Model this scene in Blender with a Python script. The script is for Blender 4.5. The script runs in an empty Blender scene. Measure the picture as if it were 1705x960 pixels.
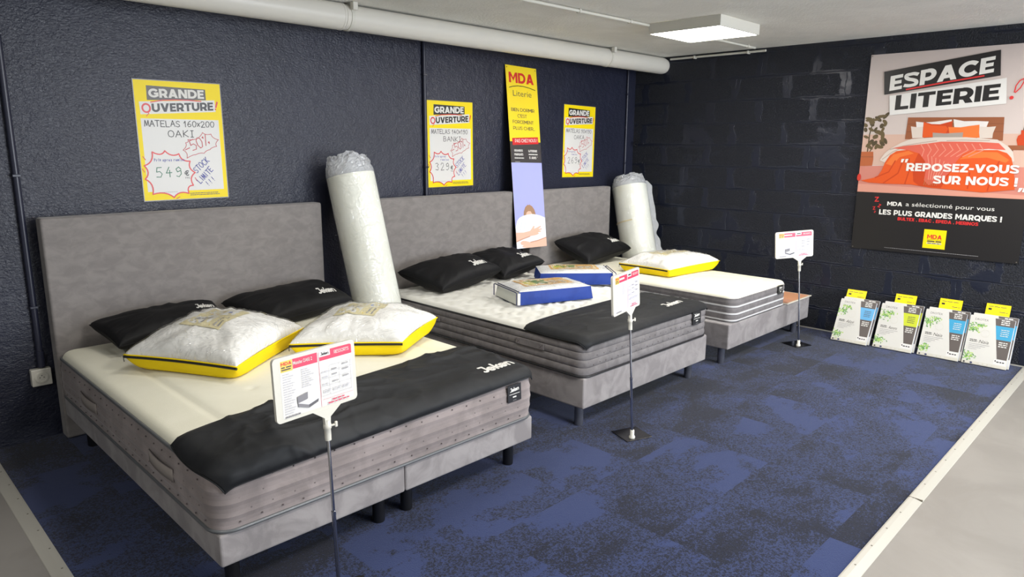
import bpy, bmesh, math, random
import numpy as np
from mathutils import Vector, Matrix, noise

random.seed(7)
SC = bpy.context.scene
COL = SC.collection

# ------------------------------------------------------------------ camera
CAM = dict(f=1160.06, yaw=44.5636, pitch=11.5372, roll=0.3838, loc=(-0.8586, -4.4178, 1.6163))


def make_camera():
    ya, pi_, ro = (math.radians(CAM[k]) for k in ('yaw', 'pitch', 'roll'))
    fw = Vector((math.cos(ya) * math.cos(pi_), math.sin(ya) * math.cos(pi_), -math.sin(pi_)))
    r = fw.cross(Vector((0, 0, 1))).normalized()
    u = r.cross(fw)
    r2 = math.cos(ro) * r + math.sin(ro) * u
    u2 = -math.sin(ro) * r + math.cos(ro) * u
    cd = bpy.data.cameras.new('camera')
    cd.sensor_width = 36.0
    cd.sensor_fit = 'HORIZONTAL'
    cd.lens = CAM['f'] / 1705.0 * 36.0
    cd.clip_start = 0.05
    co = bpy.data.objects.new('camera', cd)
    COL.objects.link(co)
    m = Matrix((r2, u2, -fw)).transposed().to_4x4()
    m.translation = Vector(CAM['loc'])
    co.matrix_world = m
    SC.camera = co


make_camera()

# ------------------------------------------------------------------ light and exposure
EXPOSURE = 0.16
WORLD_COL, WORLD_STR = (0.93, 0.97, 1.0), 0.30
PANEL_STR = 30.0
CEILING_LIGHTS = [            # the shop's other ceiling panels, behind and beside the camera: x, y, watts
    (1.2, -1.63, 12), (1.2, -3.9, 56), (3.96, -3.9, 60), (-1.9, -3.2, 26),
]
DAYLIGHT = dict(loc=(3.4, -8.8, 1.35), size=(4.0, 2.2), watts=380, col=(0.86, 0.92, 1.0))   # the shop window far behind the camera
SC.view_settings.view_transform = 'Standard'
SC.view_settings.look = 'None'
SC.view_settings.gamma = 1.0
SC.view_settings.use_curve_mapping = False
SC.view_settings.exposure = EXPOSURE
w = bpy.data.worlds.new('world')
SC.world = w
w.use_nodes = True
w.node_tree.nodes['Background'].inputs[0].default_value = (*WORLD_COL, 1)
w.node_tree.nodes['Background'].inputs[1].default_value = WORLD_STR
for i, (lx, ly, e) in enumerate(CEILING_LIGHTS):
    ld = bpy.data.lights.new('ceiling_panel_light', 'AREA')
    ld.shape = 'SQUARE'
    ld.size = 0.56
    ld.energy = e
    ld.color = (1.0, 0.965, 0.91)
    lo = bpy.data.objects.new('ceiling_panel_light', ld)
    lo.location = (lx, ly, 2.42)
    COL.objects.link(lo)

ld = bpy.data.lights.new('shop_window_daylight', 'AREA')
ld.shape = 'RECTANGLE'
ld.size, ld.size_y = DAYLIGHT['size']
ld.energy = DAYLIGHT['watts']
ld.color = DAYLIGHT['col']
lo = bpy.data.objects.new('shop_window_daylight', ld)
lo.location = DAYLIGHT['loc']
lo.rotation_euler = (math.radians(90), 0, 0)
COL.objects.link(lo)

# ------------------------------------------------------------------ node materials
MATS = {}


def sock(n, k):
    return n.inputs[k]


def new_mat(name):
    m = bpy.data.materials.new(name)
    m.use_nodes = True
    nt = m.node_tree
    b = nt.nodes['Principled BSDF']
    return m, nt, b


def col4(c):
    return (c[0], c[1], c[2], 1.0)


def srgb(r, g, b):
    def f(x):
        x /= 255.0
        return x / 12.92 if x <= 0.04045 else ((x + 0.055) / 1.055) ** 2.4
    return (f(r), f(g), f(b))


def N(nt, typ, **kw):
    n = nt.nodes.new(typ)
    for k, v in kw.items():
        if k.startswith('i_'):
            n.inputs[k[2:].replace('_', ' ')].default_value = v
        else:
            setattr(n, k, v)
    return n


def mathn(nt, op, a, b=None):
    n = nt.nodes.new('ShaderNodeMath')
    n.operation = op
    for i, v in enumerate((a, b)):
        if v is None:
            continue
        if isinstance(v, (int, float)):
            n.inputs[i].default_value = v
        else:
            nt.links.new(v, n.inputs[i])
    return n.outputs[0]


def mixc(nt, fac, a, b):
    n = nt.nodes.new('ShaderNodeMix')
    n.data_type = 'RGBA'
    for i, v in ((0, fac), (6, a), (7, b)):
        if isinstance(v, (int, float)):
            n.inputs[i].default_value = v
        elif isinstance(v, tuple):
            n.inputs[i].default_value = col4(v)
        else:
            nt.links.new(v, n.inputs[i])
    return n.outputs[2]


def ramp(nt, fac, p0, p1):
    n = nt.nodes.new('ShaderNodeMapRange')
    n.interpolation_type = 'SMOOTHSTEP'
    nt.links.new(fac, n.inputs[0])
    n.inputs[1].default_value = p0
    n.inputs[2].default_value = p1
    return n.outputs[0]


def objco(nt, scale=(1, 1, 1)):
    tc = nt.nodes.new('ShaderNodeTexCoord')
    mp = nt.nodes.new('ShaderNodeMapping')
    mp.inputs['Scale'].default_value = scale
    nt.links.new(tc.outputs['Object'], mp.inputs[0])
    return mp.outputs[0]


def noisen(nt, vec, scale, detail=3, rough=0.55, dist=0.0):
    n = nt.nodes.new('ShaderNodeTexNoise')
    n.inputs['Scale'].default_value = scale
    n.inputs['Detail'].default_value = detail
    n.inputs['Roughness'].default_value = rough
    n.inputs['Distortion'].default_value = dist
    nt.links.new(vec, n.inputs['Vector'])
    return n.outputs[0]


def bump(nt, bsdf, h, strength=0.3, dist=0.01):
    n = nt.nodes.new('ShaderNodeBump')
    n.inputs['Strength'].default_value = strength
    n.inputs['Distance'].default_value = dist
    nt.links.new(h, n.inputs['Height'])
    nt.links.new(n.outputs[0], bsdf.inputs['Normal'])


def flat(name, c, rough=0.5, spec=0.5, metal=0.0, **kw):
    if name in MATS:
        return MATS[name]
    m, nt, b = new_mat(name)
    b.inputs['Base Color'].default_value = col4(c)
    b.inputs['Roughness'].default_value = rough
    b.inputs['Specular IOR Level'].default_value = spec
    b.inputs['Metallic'].default_value = metal
    for k, v in kw.items():
        b.inputs[k.replace('_', ' ')].default_value = v
    MATS[name] = m
    return m


def mottled(name, c0, c1, scale=6, lo=0.35, hi=0.65, rough=0.8, spec=0.3, fine=0, fine_s=0.25, bdist=0.002, stretch=(1, 1, 1), sheen=0.0, detail=5):
    m, nt, b = new_mat(name)
    co = objco(nt, stretch)
    n1 = noisen(nt, co, scale, detail, 0.6, 0.6)
    f = ramp(nt, n1, lo, hi)
    nt.links.new(mixc(nt, f, c0, c1), b.inputs['Base Color'])
    b.inputs['Roughness'].default_value = rough
    b.inputs['Specular IOR Level'].default_value = spec
    if sheen:
        b.inputs['Sheen Weight'].default_value = sheen
        b.inputs['Sheen Roughness'].default_value = 0.4
    if fine:
        n2 = noisen(nt, objco(nt), fine, 2, 0.6)
        bump(nt, b, n2, fine_s, bdist)
    MATS[name] = m
    return m


def wall_rough():
    m, nt, b = new_mat('navy_roughcast_paint')
    co = objco(nt)
    big = noisen(nt, co, 1.3, 3)
    nt.links.new(mixc(nt, ramp(nt, big, 0.3, 0.7), srgb(27, 30, 46), srgb(34, 37, 54)), b.inputs['Base Color'])
    a = noisen(nt, objco(nt, (1, 1, 1.5)), 62, 4, 0.6, 0.3)
    c = noisen(nt, co, 20, 3, 0.55, 0.2)
    d = noisen(nt, co, 5, 2, 0.5)
    h = mathn(nt, 'ADD', mathn(nt, 'MULTIPLY', a, 1.1), mathn(nt, 'ADD', mathn(nt, 'MULTIPLY', c, 1.0), mathn(nt, 'MULTIPLY', d, 1.2)))
    bump(nt, b, h, 0.5, 0.009)
    b.inputs['Roughness'].default_value = 0.32
    b.inputs['Specular IOR Level'].default_value = 0.5
    MATS['wall_rough'] = m
    return m


def wall_block():
    m, nt, b = new_mat('navy_painted_blockwork')
    tc = nt.nodes.new('ShaderNodeTexCoord')
    sp = nt.nodes.new('ShaderNodeSeparateXYZ')
    nt.links.new(tc.outputs['Object'], sp.inputs[0])
    cb = nt.nodes.new('ShaderNodeCombineXYZ')
    nt.links.new(sp.outputs[1], cb.inputs[0])
    nt.links.new(sp.outputs[2], cb.inputs[1])
    co = cb.outputs[0]

    def mm(op, a, c=None):
        return mathn(nt, op, a, c)
    wob = mm('SUBTRACT', noisen(nt, co, 9, 4, 0.6), 0.5)
    wob2 = mm('SUBTRACT', noisen(nt, co, 2.3, 3, 0.6), 0.5)
    zz = mm('DIVIDE', mm('ADD', sp.outputs[2], mm('MULTIPLY', wob, 0.02)), 0.205)
    row = mm('FLOOR', zz)
    fz = mm('FRACT', zz)
    dh = mm('MULTIPLY', mm('MINIMUM', fz, mm('SUBTRACT', 1.0, fz)), 0.205)
    yy = mm('ADD', mm('DIVIDE', mm('ADD', mm('ADD', sp.outputs[1], 10.13), mm('MULTIPLY', wob, 0.10)), 0.5), mm('MULTIPLY', mm('MODULO', row, 2.0), 0.5))
    fy = mm('FRACT', yy)
    dv = mm('MULTIPLY', mm('MINIMUM', fy, mm('SUBTRACT', 1.0, fy)), 0.5)
    vs = mm('SUBTRACT', 1.0, ramp(nt, mm('SUBTRACT', dv, mm('MULTIPLY', wob2, 0.16)), 0.030, 0.048))     # wide smooth smears of mortar at the upright joints
    hs = mm('SUBTRACT', 1.0, ramp(nt, mm('SUBTRACT', dh, mm('MULTIPLY', wob2, 0.10)), 0.006, 0.020))
    patch = ramp(nt, noisen(nt, co, 2.1, 5, 0.6), 0.55, 0.62)
    smooth = mm('MAXIMUM', mm('MAXIMUM', vs, hs), patch)
    hair = mm('MAXIMUM', mm('SUBTRACT', 1.0, ramp(nt, dh, 0.001, 0.006)), mm('MULTIPLY', mm('SUBTRACT', 1.0, ramp(nt, dv, 0.001, 0.005)), ramp(nt, wob2, 0.0, 0.1)))
    grain = noisen(nt, co, 85, 3, 0.7, 0.3)
    grain2 = noisen(nt, co, 34, 3, 0.6)
    roughm = mm('SUBTRACT', 1.0, smooth)
    g = mm('MULTIPLY', roughm, mm('ADD', ramp(nt, grain, 0.34, 0.6), mm('MULTIPLY', grain2, 0.6)))
    h = mm('ADD', g, mm('MULTIPLY', smooth, 1.25))
    h = mm('SUBTRACT', h, mm('MULTIPLY', hair, 0.5))
    h = mm('ADD', h, mm('MULTIPLY', noisen(nt, co, 11, 3), 0.7))
    bump(nt, b, h, 0.85, 0.012)
    nt.links.new(mixc(nt, smooth, srgb(27, 30, 40), srgb(29, 33, 46)), b.inputs['Base Color'])
    nt.links.new(mm('SUBTRACT', 0.52, mm('MULTIPLY', smooth, 0.17)), b.inputs['Roughness'])
    b.inputs['Specular IOR Level'].default_value = 0.45
    MATS['wall_block'] = m
    return m


def carpet_mat():
    m, nt, b = new_mat('navy_carpet_tiles')
    tc = nt.nodes.new('ShaderNodeTexCoord')
    sn = nt.nodes.new('ShaderNodeVectorMath')
    sn.operation = 'SNAP'
    sn.inputs[1].default_value = (0.5, 0.5, 1.0)
    nt.links.new(tc.outputs['Object'], sn.inputs[0])
    wn = nt.nodes.new('ShaderNodeTexWhiteNoise')
    wn.noise_dimensions = '3D'
    nt.links.new(sn.outputs[0], wn.inputs['Vector'])
    sc_ = nt.nodes.new('ShaderNodeVectorMath')
    sc_.operation = 'SCALE'
    sc_.inputs['Scale'].default_value = 1.3
    nt.links.new(wn.outputs['Color'], sc_.inputs[0])
    ad = nt.nodes.new('ShaderNodeVectorMath')
    ad.operation = 'ADD'
    nt.links.new(tc.outputs['Object'], ad.inputs[0])
    nt.links.new(sc_.outputs[0], ad.inputs[1])
    mp = nt.nodes.new('ShaderNodeMapping')
    mp.inputs['Scale'].default_value = (1.0, 1.5, 1.0)
    nt.links.new(ad.outputs[0], mp.inputs[0])
    obj = tc.outputs['Object']
    big = noisen(nt, mp.outputs[0], 1.9, 3, 0.55, 0.4)
    rag = noisen(nt, mp.outputs[0], 16, 6, 0.75, 0.3)
    fine = noisen(nt, obj, 105, 2, 0.9)
    v = mathn(nt, 'ADD', big, mathn(nt, 'MULTIPLY', mathn(nt, 'SUBTRACT', wn.outputs['Value'], 0.5), 0.16))
    v = mathn(nt, 'ADD', v, mathn(nt, 'MULTIPLY', mathn(nt, 'SUBTRACT', rag, 0.5), 0.34))
    v = mathn(nt, 'ADD', v, mathn(nt, 'MULTIPLY', mathn(nt, 'SUBTRACT', fine, 0.5), 0.16))
    light = ramp(nt, v, 0.545, 0.585)
    mid = ramp(nt, v, 0.30, 0.50)
    speck = ramp(nt, mathn(nt, 'ADD', fine, mathn(nt, 'MULTIPLY', mathn(nt, 'SUBTRACT', mid, 0.9), 0.16)), 0.44, 0.57)
    base = mixc(nt, speck, CARPET_DARK, CARPET_MID)
    nt.links.new(mixc(nt, light, base, CARPET_LIGHT), b.inputs['Base Color'])
    b.inputs['Roughness'].default_value = 0.95
    b.inputs['Specular IOR Level'].default_value = 0.1
    b.inputs['Sheen Weight'].default_value = 0.15
    bump(nt, b, noisen(nt, tc.outputs['Object'], 260, 2, 0.7), 0.6, 0.004)
    MATS['carpet'] = m
    return m


CARPET_DARK = srgb(13, 17, 35)
CARPET_MID = srgb(42, 53, 89)
CARPET_LIGHT = srgb(41, 53, 93)


def film_mat(name, gloss=0.35, bscale=28, bdist=0.012, tint=(1, 1, 1), base=0.05, haze=0.0):
    m, nt, b = new_mat(name)
    nt.nodes.remove(b)
    out = nt.nodes['Material Output']
    tr = nt.nodes.new('ShaderNodeBsdfTransparent')
    tr.inputs[0].default_value = col4(tint)
    gl = nt.nodes.new('ShaderNodeBsdfGlossy')
    gl.inputs['Roughness'].default_value = 0.12
    lw = nt.nodes.new('ShaderNodeLayerWeight')
    lw.inputs[0].default_value = 0.3
    co = objco(nt)
    n1 = noisen(nt, co, bscale, 2, 0.5, 1.2)
    ridge = mathn(nt, 'POWER', mathn(nt, 'SUBTRACT', 1.0, mathn(nt, 'ABSOLUTE', mathn(nt, 'MULTIPLY', mathn(nt, 'SUBTRACT', n1, 0.5), 3.0))), 4.0)
    h = mathn(nt, 'ADD', mathn(nt, 'MULTIPLY', ridge, 0.5), noisen(nt, co, bscale * 0.3, 2, 0.5, 0.5))
    bn = nt.nodes.new('ShaderNodeBump')
    bn.inputs['Strength'].default_value = 0.8
    bn.inputs['Distance'].default_value = bdist
    nt.links.new(h, bn.inputs['Height'])
    nt.links.new(bn.outputs[0], gl.inputs['Normal'])
    nt.links.new(bn.outputs[0], lw.inputs['Normal'])
    fac = mathn(nt, 'ADD', base, mathn(nt, 'MULTIPLY', lw.outputs['Fresnel'], gloss))
    mx = nt.nodes.new('ShaderNodeMixShader')
    nt.links.new(fac, mx.inputs[0])
    if haze:
        df = nt.nodes.new('ShaderNodeBsdfDiffuse')
        df.inputs[0].default_value = (0.88, 0.9, 0.92, 1)
        mh = nt.nodes.new('ShaderNodeMixShader')
        mh.inputs[0].default_value = haze
        nt.links.new(tr.outputs[0], mh.inputs[1])
        nt.links.new(df.outputs[0], mh.inputs[2])
        nt.links.new(mh.outputs[0], mx.inputs[1])
    else:
        nt.links.new(tr.outputs[0], mx.inputs[1])
    nt.links.new(gl.outputs[0], mx.inputs[2])
    nt.links.new(mx.outputs[0], out.inputs['Surface'])
    MATS[name] = m
    return m


def emit_mat(name, c, s):
    m, nt, b = new_mat(name)
    b.inputs['Base Color'].default_value = (0.9, 0.9, 0.9, 1)
    b.inputs['Emission Color'].default_value = col4(c)
    b.inputs['Emission Strength'].default_value = s
    MATS[name] = m
    return m


M_WALL = wall_rough()
M_BLOCK = wall_block()
M_CARPET = carpet_mat()
M_CEIL = mottled('ceiling_plaster', srgb(222, 221, 214), srgb(230, 229, 222), 3, rough=0.75, spec=0.3, fine=55, fine_s=0.5, bdist=0.006)
M_VINYL = mottled('grey_vinyl', srgb(130, 126, 121), srgb(138, 134, 129), 2.5, rough=0.45, spec=0.35)
M_STRIP = flat('edge_strip_paint', srgb(172, 169, 160), 0.4)
M_SCREW = flat('screw_head', srgb(120, 115, 105), 0.4, metal=0.6)
M_WHITEP = flat('white_plastic', srgb(208, 205, 194), 0.35)
M_PIPE = flat('pipe_paint', srgb(214, 210, 200), 0.38)
M_NAVYP = flat('navy_conduit', srgb(36, 38, 54), 0.35)
M_VELVET = mottled('grey_velvet', srgb(121, 116, 114), srgb(134, 129, 126), 13, 0.3, 0.7, stretch=(1, 1, 1.6), rough=0.85, spec=0.2, fine=220, fine_s=0.12, sheen=0.25)
M_VELVETB = mottled('grey_velvet_base', srgb(128, 123, 123), srgb(150, 145, 144), 7, 0.35, 0.65, rough=0.85, spec=0.2, fine=220, fine_s=0.12, sheen=0.25)  # headboard's fabric with stronger nap marks; brighter, cooler front light put into the colour
M_VELVET2 = mottled('mattress_border_velvet', srgb(124, 115, 113), srgb(146, 136, 134), 6, 0.3, 0.7, rough=0.8, spec=0.25, fine=200, fine_s=0.12, sheen=0.25)
M_STRAP = flat('webbing_strap', srgb(146, 138, 132), 0.8)
M_DGREY = mottled('mattress_border_grey', srgb(110, 106, 106), srgb(128, 124, 124), 14, 0.3, 0.7, rough=0.85, spec=0.2, fine=260, fine_s=0.25)
M_TICK = mottled('cream_knit', srgb(230, 227, 208), srgb(235, 232, 214), 3, rough=0.85, spec=0.15, fine=330, fine_s=0.3)
M_TICKW = mottled('white_knit', srgb(226, 225, 217), srgb(231, 230, 223), 3, rough=0.85, spec=0.15, fine=330, fine_s=0.3)
M_CORDG = flat('grey_piping', srgb(92, 94, 96), 0.35)
M_CORDB = flat('black_piping', srgb(32, 32, 35), 0.4)
M_WHITEBAND = flat('white_band', srgb(205, 204, 204), 0.7)
M_DOT = flat('tuft_thread', srgb(98, 90, 90), 0.8)
M_THROW = mottled('charcoal_fabric', srgb(31, 32, 34), srgb(37, 38, 40), 5, rough=0.6, spec=0.28, fine=300, fine_s=0.15)
M_BLACKF = mottled('black_pillow_fabric', srgb(15, 15, 17), srgb(20, 20, 22), 5, rough=0.6, spec=0.25, fine=240, fine_s=0.12)
M_LOGO = flat('white_print', srgb(216, 214, 208), 0.6)
M_BLACKLEG = flat('black_leg', srgb(22, 22, 24), 0.35)
M_CHROMEL = flat('steel_leg', srgb(92, 94, 104), 0.25, metal=0.4)
M_CHROME = flat('chrome', srgb(190, 192, 198), 0.12, metal=1.0)
M_BLACKPLATE = flat('black_base_plate', srgb(22, 22, 25), 0.18)
M_YELLOW = mottled('yellow_nonwoven', srgb(236, 204, 6), srgb(241, 212, 14), 4, rough=0.65, spec=0.25, fine=120, fine_s=0.15)
M_ZIP = flat('black_zip', srgb(25, 23, 20), 0.5)
M_PILLOWW = mottled('white_pillow', srgb(232, 231, 226), srgb(238, 237, 233), 4, rough=0.8, spec=0.2, fine=18, fine_s=0.35, bdist=0.012)
M_FILM = film_mat('clear_film', 0.30, 11, 0.03, (1, 1, 1), 0.05)
M_WRAP = film_mat('plastic_wrap', 0.32, 9, 0.012, (0.98, 0.99, 1.0), 0.06, 0.02)
M_WRAPTOP = film_mat('plastic_wrap_crumpled', 0.4, 22, 0.02, (0.97, 0.98, 1.0), 0.10, 0.42)
M_FOAM = mottled('white_foam', srgb(236, 235, 222), srgb(240, 239, 228), 3, rough=0.7, spec=0.25)
M_BLUE = mottled('blue_nonwoven', srgb(26, 52, 128), srgb(32, 60, 140), 6, rough=0.6, spec=0.3, fine=60, fine_s=0.3)
M_NAVYT = flat('navy_binding', srgb(40, 48, 92), 0.5)
M_QUILT = mottled('white_quilt', srgb(228, 230, 228), srgb(238, 239, 238), 5, rough=0.5, spec=0.4, fine=26, fine_s=0.5, bdist=0.006)
M_CLEAREND = flat('frosted_end', srgb(212, 214, 206), 0.35, 0.5)
M_PAPER = flat('paper_white', srgb(214, 212, 208), 0.45)
M_PAPERL = flat('paper_lilac_white', srgb(208, 206, 214), 0.45)
M_YEL = flat('print_yellow', srgb(238, 212, 12), 0.45, 0.3)
M_YELB = flat('print_banner_yellow', srgb(240, 212, 40), 0.4)
M_BLK = flat('print_black', srgb(27, 25, 25), 0.4)
M_DGR = flat('print_dark_grey', srgb(70, 66, 64), 0.4)
M_RED = flat('print_red', srgb(205, 44, 44), 0.4)
M_DKRED = flat('print_outline_red', srgb(178, 40, 48), 0.4)
M_PINK = flat('print_raspberry', srgb(206, 62, 92), 0.4)
M_GREYT = flat('print_text_grey', srgb(150, 148, 150), 0.5)
M_LIGHTT = flat('print_text_light', srgb(186, 184, 190), 0.5)
M_INKB = flat('ink_blue', srgb(44, 50, 150), 0.5)
M_INKG = flat('ink_green', srgb(40, 110, 80), 0.5)
M_INKK = flat('ink_black', srgb(60, 58, 60), 0.5)
M_SLEEVE = flat('sleeve_edge', srgb(92, 88, 84), 0.25)

# ------------------------------------------------------------------ mesh building


class MB:
    """collects geometry and links it as one mesh object"""

    def __init__(s):
        s.v, s.f, s.mi, s.sm, s.mats = [], [], [], [], []

    def slot(s, m):
        if m not in s.mats:
            s.mats.append(m)
        return s.mats.index(m)

    def add(s, verts, faces, m, smooth=False, fn=None):
        o = len(s.v)
        k = s.slot(m)
        if fn:
            verts = [fn(*p) for p in verts]
        s.v.extend(tuple(p) for p in verts)
        for f in faces:
            s.f.append(tuple(i + o for i in f))
            s.mi.append(k)
            s.sm.append(smooth)

    def build(s, name, parent=None, M=None):
        me = bpy.data.meshes.new(name)
        me.from_pydata(s.v, [], s.f)
        for m in s.mats:
            me.materials.append(m)
        me.polygons.foreach_set('material_index', s.mi)
        me.polygons.foreach_set('use_smooth', s.sm)
        me.update()
        o = bpy.data.objects.new(name, me)
        COL.objects.link(o)
        if parent:
            o.parent = parent
        if M is not None:
            o.matrix_local = M
        return o

    # ---- solids
    def rbox(s, x0, x1, y0, y1, z0, z1, m, r=0.0, n=3, M=None, smooth=False):
        bm = bmesh.new()
        bmesh.ops.create_cube(bm, size=1.0)
        for v in bm.verts:
            v.co = Vector(((x0 + x1) / 2 + v.co.x * (x1 - x0), (y0 + y1) / 2 + v.co.y * (y1 - y0), (z0 + z1) / 2 + v.co.z * (z1 - z0)))
        if r > 0:
            bmesh.ops.bevel(bm, geom=list(bm.edges), offset=r, segments=n, affect='EDGES', profile=0.5)
        bm.verts.index_update()
        vs = [(M @ v.co) if M is not None else v.co.copy() for v in bm.verts]
        fs = [[v.index for v in f.verts] for f in bm.faces]
        bm.free()
        s.add(vs, fs, m, smooth)

    def tube(s, pts, r, m, n=10, closed=False, caps=True, smooth=True):
        pts = [Vector(p) for p in pts]
        k = len(pts)
        rs = r if isinstance(r, (list, tuple)) else [r] * k
        vs, fs = [], []
        up = None
        for i, p in enumerate(pts):
            if closed:
                t = pts[(i + 1) % k] - pts[i - 1]
            else:
                t = pts[min(i + 1, k - 1)] - pts[max(i - 1, 0)]
            t.normalize()
            if up is None:
                up = Vector((0, 0, 1)) if abs(t.z) < 0.9 else Vector((1, 0, 0))
            a = up - t * up.dot(t)
            if a.length < 1e-6:
                a = t.orthogonal()
            a.normalize()
            up = a
            b = t.cross(a)
            for j in range(n):
                th = 2 * math.pi * j / n
                vs.append(p + (a * math.cos(th) + b * math.sin(th)) * rs[i])
        for i in range(k if closed else k - 1):
            i2 = (i + 1) % k
            for j in range(n):
                j2 = (j + 1) % n
                fs.append((i * n + j, i * n + j2, i2 * n + j2, i2 * n + j))
        s.add(vs, fs, m, smooth)
        if caps and not closed:
            s.add(vs[:n][::-1], [tuple(range(n))], m)
            s.add(vs[-n:], [tuple(range(n))], m)

    def lathe(s, prof, m, cx=0, cy=0, n=20, smooth=True):
        vs, fs = [], []
        for r, z in prof:
            for j in range(n):
                th = 2 * math.pi * j / n
                vs.append((cx + r * math.cos(th), cy + r * math.sin(th), z))
        for i in range(len(prof) - 1):
            for j in range(n):
                j2 = (j + 1) % n
                fs.append((i * n + j, i * n + j2, (i + 1) * n + j2, (i + 1) * n + j))
        s.add(vs, fs, m, smooth)
        s.add(vs[:n][::-1], [tuple(range(n))], m)
        s.add(vs[-n:], [tuple(range(n))], m)

    def grid(s, fn, nu, nv, m, smooth=True, flip=False):
        vs = [fn(i / nu, j / nv) for j in range(nv + 1) for i in range(nu + 1)]
        fs = []
        for j in range(nv):
            for i in range(nu):
                a = j * (nu + 1) + i
                q = (a, a + 1, a + nu + 2, a + nu + 1)
                fs.append(q[::-1] if flip else q)
        s.add(vs, fs, m, smooth)


TXT = {}


def text_geo(body, bold):
    k = (body, bold)
    if k in TXT:
        return TXT[k]
    cu = bpy.data.curves.new('t', 'FONT')
    cu.body = body
    cu.size = 1.0
    cu.offset = bold
    cu.resolution_u = 3
    cu.fill_mode = 'FRONT'
    o = bpy.data.objects.new('t', cu)
    COL.objects.link(o)
    dg = bpy.context.evaluated_depsgraph_get()
    me = bpy.data.meshes.new_from_object(o.evaluated_get(dg))
    vs = [(v.co.x, v.co.y) for v in me.vertices]
    fs = [tuple(p.vertices) for p in me.polygons]
    bpy.data.objects.remove(o)
    bpy.data.curves.remove(cu)
    bpy.data.meshes.remove(me)
    xs = [p[0] for p in vs]
    ys = [p[1] for p in vs]
    TXT[k] = (vs, fs, min(xs), max(xs), min(ys), max(ys))
    return TXT[k]


GL = {  # hand-drawn letters as pen strokes in a unit box
    'M': [[(0, 0), (.15, 1), (.5, .12), (.85, 1), (1, 0)]], 'A': [[(0, 0), (.5, 1), (1, 0)], [(.2, .38), (.8, .38)]],
    'T': [[(0, 1), (1, 1)], [(.5, 1), (.5, 0)]], 'E': [[(1, 1), (.1, 1), (.1, 0), (1, 0)], [(.1, .52), (.8, .52)]],
    'L': [[(.1, 1), (.1, 0), (.9, 0)]], 'S': [[(.95, .85), (.6, 1), (.15, .85), (.2, .6), (.8, .42), (.9, .15), (.5, 0), (.05, .12)]],
    'O': [[(.5, 1), (.15, .85), (0, .5), (.15, .12), (.5, 0), (.85, .12), (1, .5), (.85, .85), (.5, 1)]],
    'K': [[(.1, 1), (.1, 0)], [(.9, 1), (.12, .45), (.95, 0)]], 'I': [[(.15, 1), (.85, 1)], [(.5, 1), (.5, 0)], [(.15, 0), (.85, 0)]],
    'i': [[(.5, 1), (.5, 0)]], 'B': [[(.1, 0), (.1, 1), (.7, .95), (.8, .72), (.6, .53), (.1, .5)], [(.6, .53), (.95, .3), (.75, .03), (.1, 0)]],
    'N': [[(.05, 0), (.05, 1), (.95, 0), (.95, 1)]], 'C': [[(.95, .85), (.55, 1), (.1, .75), (.02, .4), (.25, .05), (.6, 0), (.95, .15)]],
    'x': [[(0, .1), (.9, .7)], [(0, .7), (.9, .1)]], '1': [[(.1, .65), (.6, 1), (.6, 0)]],
    '6': [[(.8, 1), (.3, .75), (.05, .3), (.3, 0), (.75, .05), (.9, .3), (.6, .5), (.15, .38)]],
    '0': [[(.5, 1), (.12, .8), (.05, .35), (.3, 0), (.7, .05), (.95, .5), (.85, .85), (.5, 1)]],
    '2': [[(.05, .75), (.3, 1), (.75, .95), (.85, .65), (.1, 0), (1, .02)]],
    '3': [[(.05, .9), (.5, 1), (.85, .8), (.45, .55), (.9, .35), (.7, .02), (.05, .1)]],
    '4': [[(.55, 1), (.05, .4), (.95, .45)], [(.6, .7), (.6, 0)]],
    '5': [[(.9, 1), (.2, .98), (.1, .55), (.6, .6), (.95, .35), (.7, .03), (.05, .05)]],
    '9': [[(.9, .75), (.55, 1), (.1, .8), (.3, .5), (.85, .65), (.9, .3), (.5, 0), (.1, .1)]],
    '-': [[(.1, .4), (.9, .42)]], '%': [[(.85, 1), (.15, 0)], [(.12, .85), (.3, .88), (.25, .72), (.12, .85)], [(.75, .2), (.92, .22), (.85, .05), (.75, .2)]],
    '!': [[(.5, 1), (.5, .3)], [(.48, .05), (.52, 0)]], "'": [[(.3, 1), (.7, 1.25)]],
    'P': [[(.15, 0), (.15, 1), (.7, .95), (.85, .7), (.6, .5), (.15, .5)]], 'r': [[(.2, 0), (.2, .6)], [(.2, .4), (.5, .6), (.9, .55)]],
    'a': [[(.8, .55), (.4, .6), (.1, .3), (.35, 0), (.8, .2), (.8, .55), (.85, 0)]], 'p': [[(.2, .6), (.2, -.4)], [(.2, .5), (.6, .6), (.85, .3), (.5, 0), (.2, .1)]],
    'e': [[(.1, .3), (.85, .35), (.5, .62), (.1, .3), (.4, 0), (.9, .1)]], 's': [[(.8, .55), (.3, .6), (.3, .4), (.75, .25), (.6, 0), (.1, .05)]],
    'm': [[(.05, 0), (.1, .6), (.3, .55), (.45, 0)], [(.45, .4), (.7, .6), (.95, 0)]], 'v': [[(.1, .6), (.45, 0), (.9, .6)]], ' ': [],
}


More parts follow.
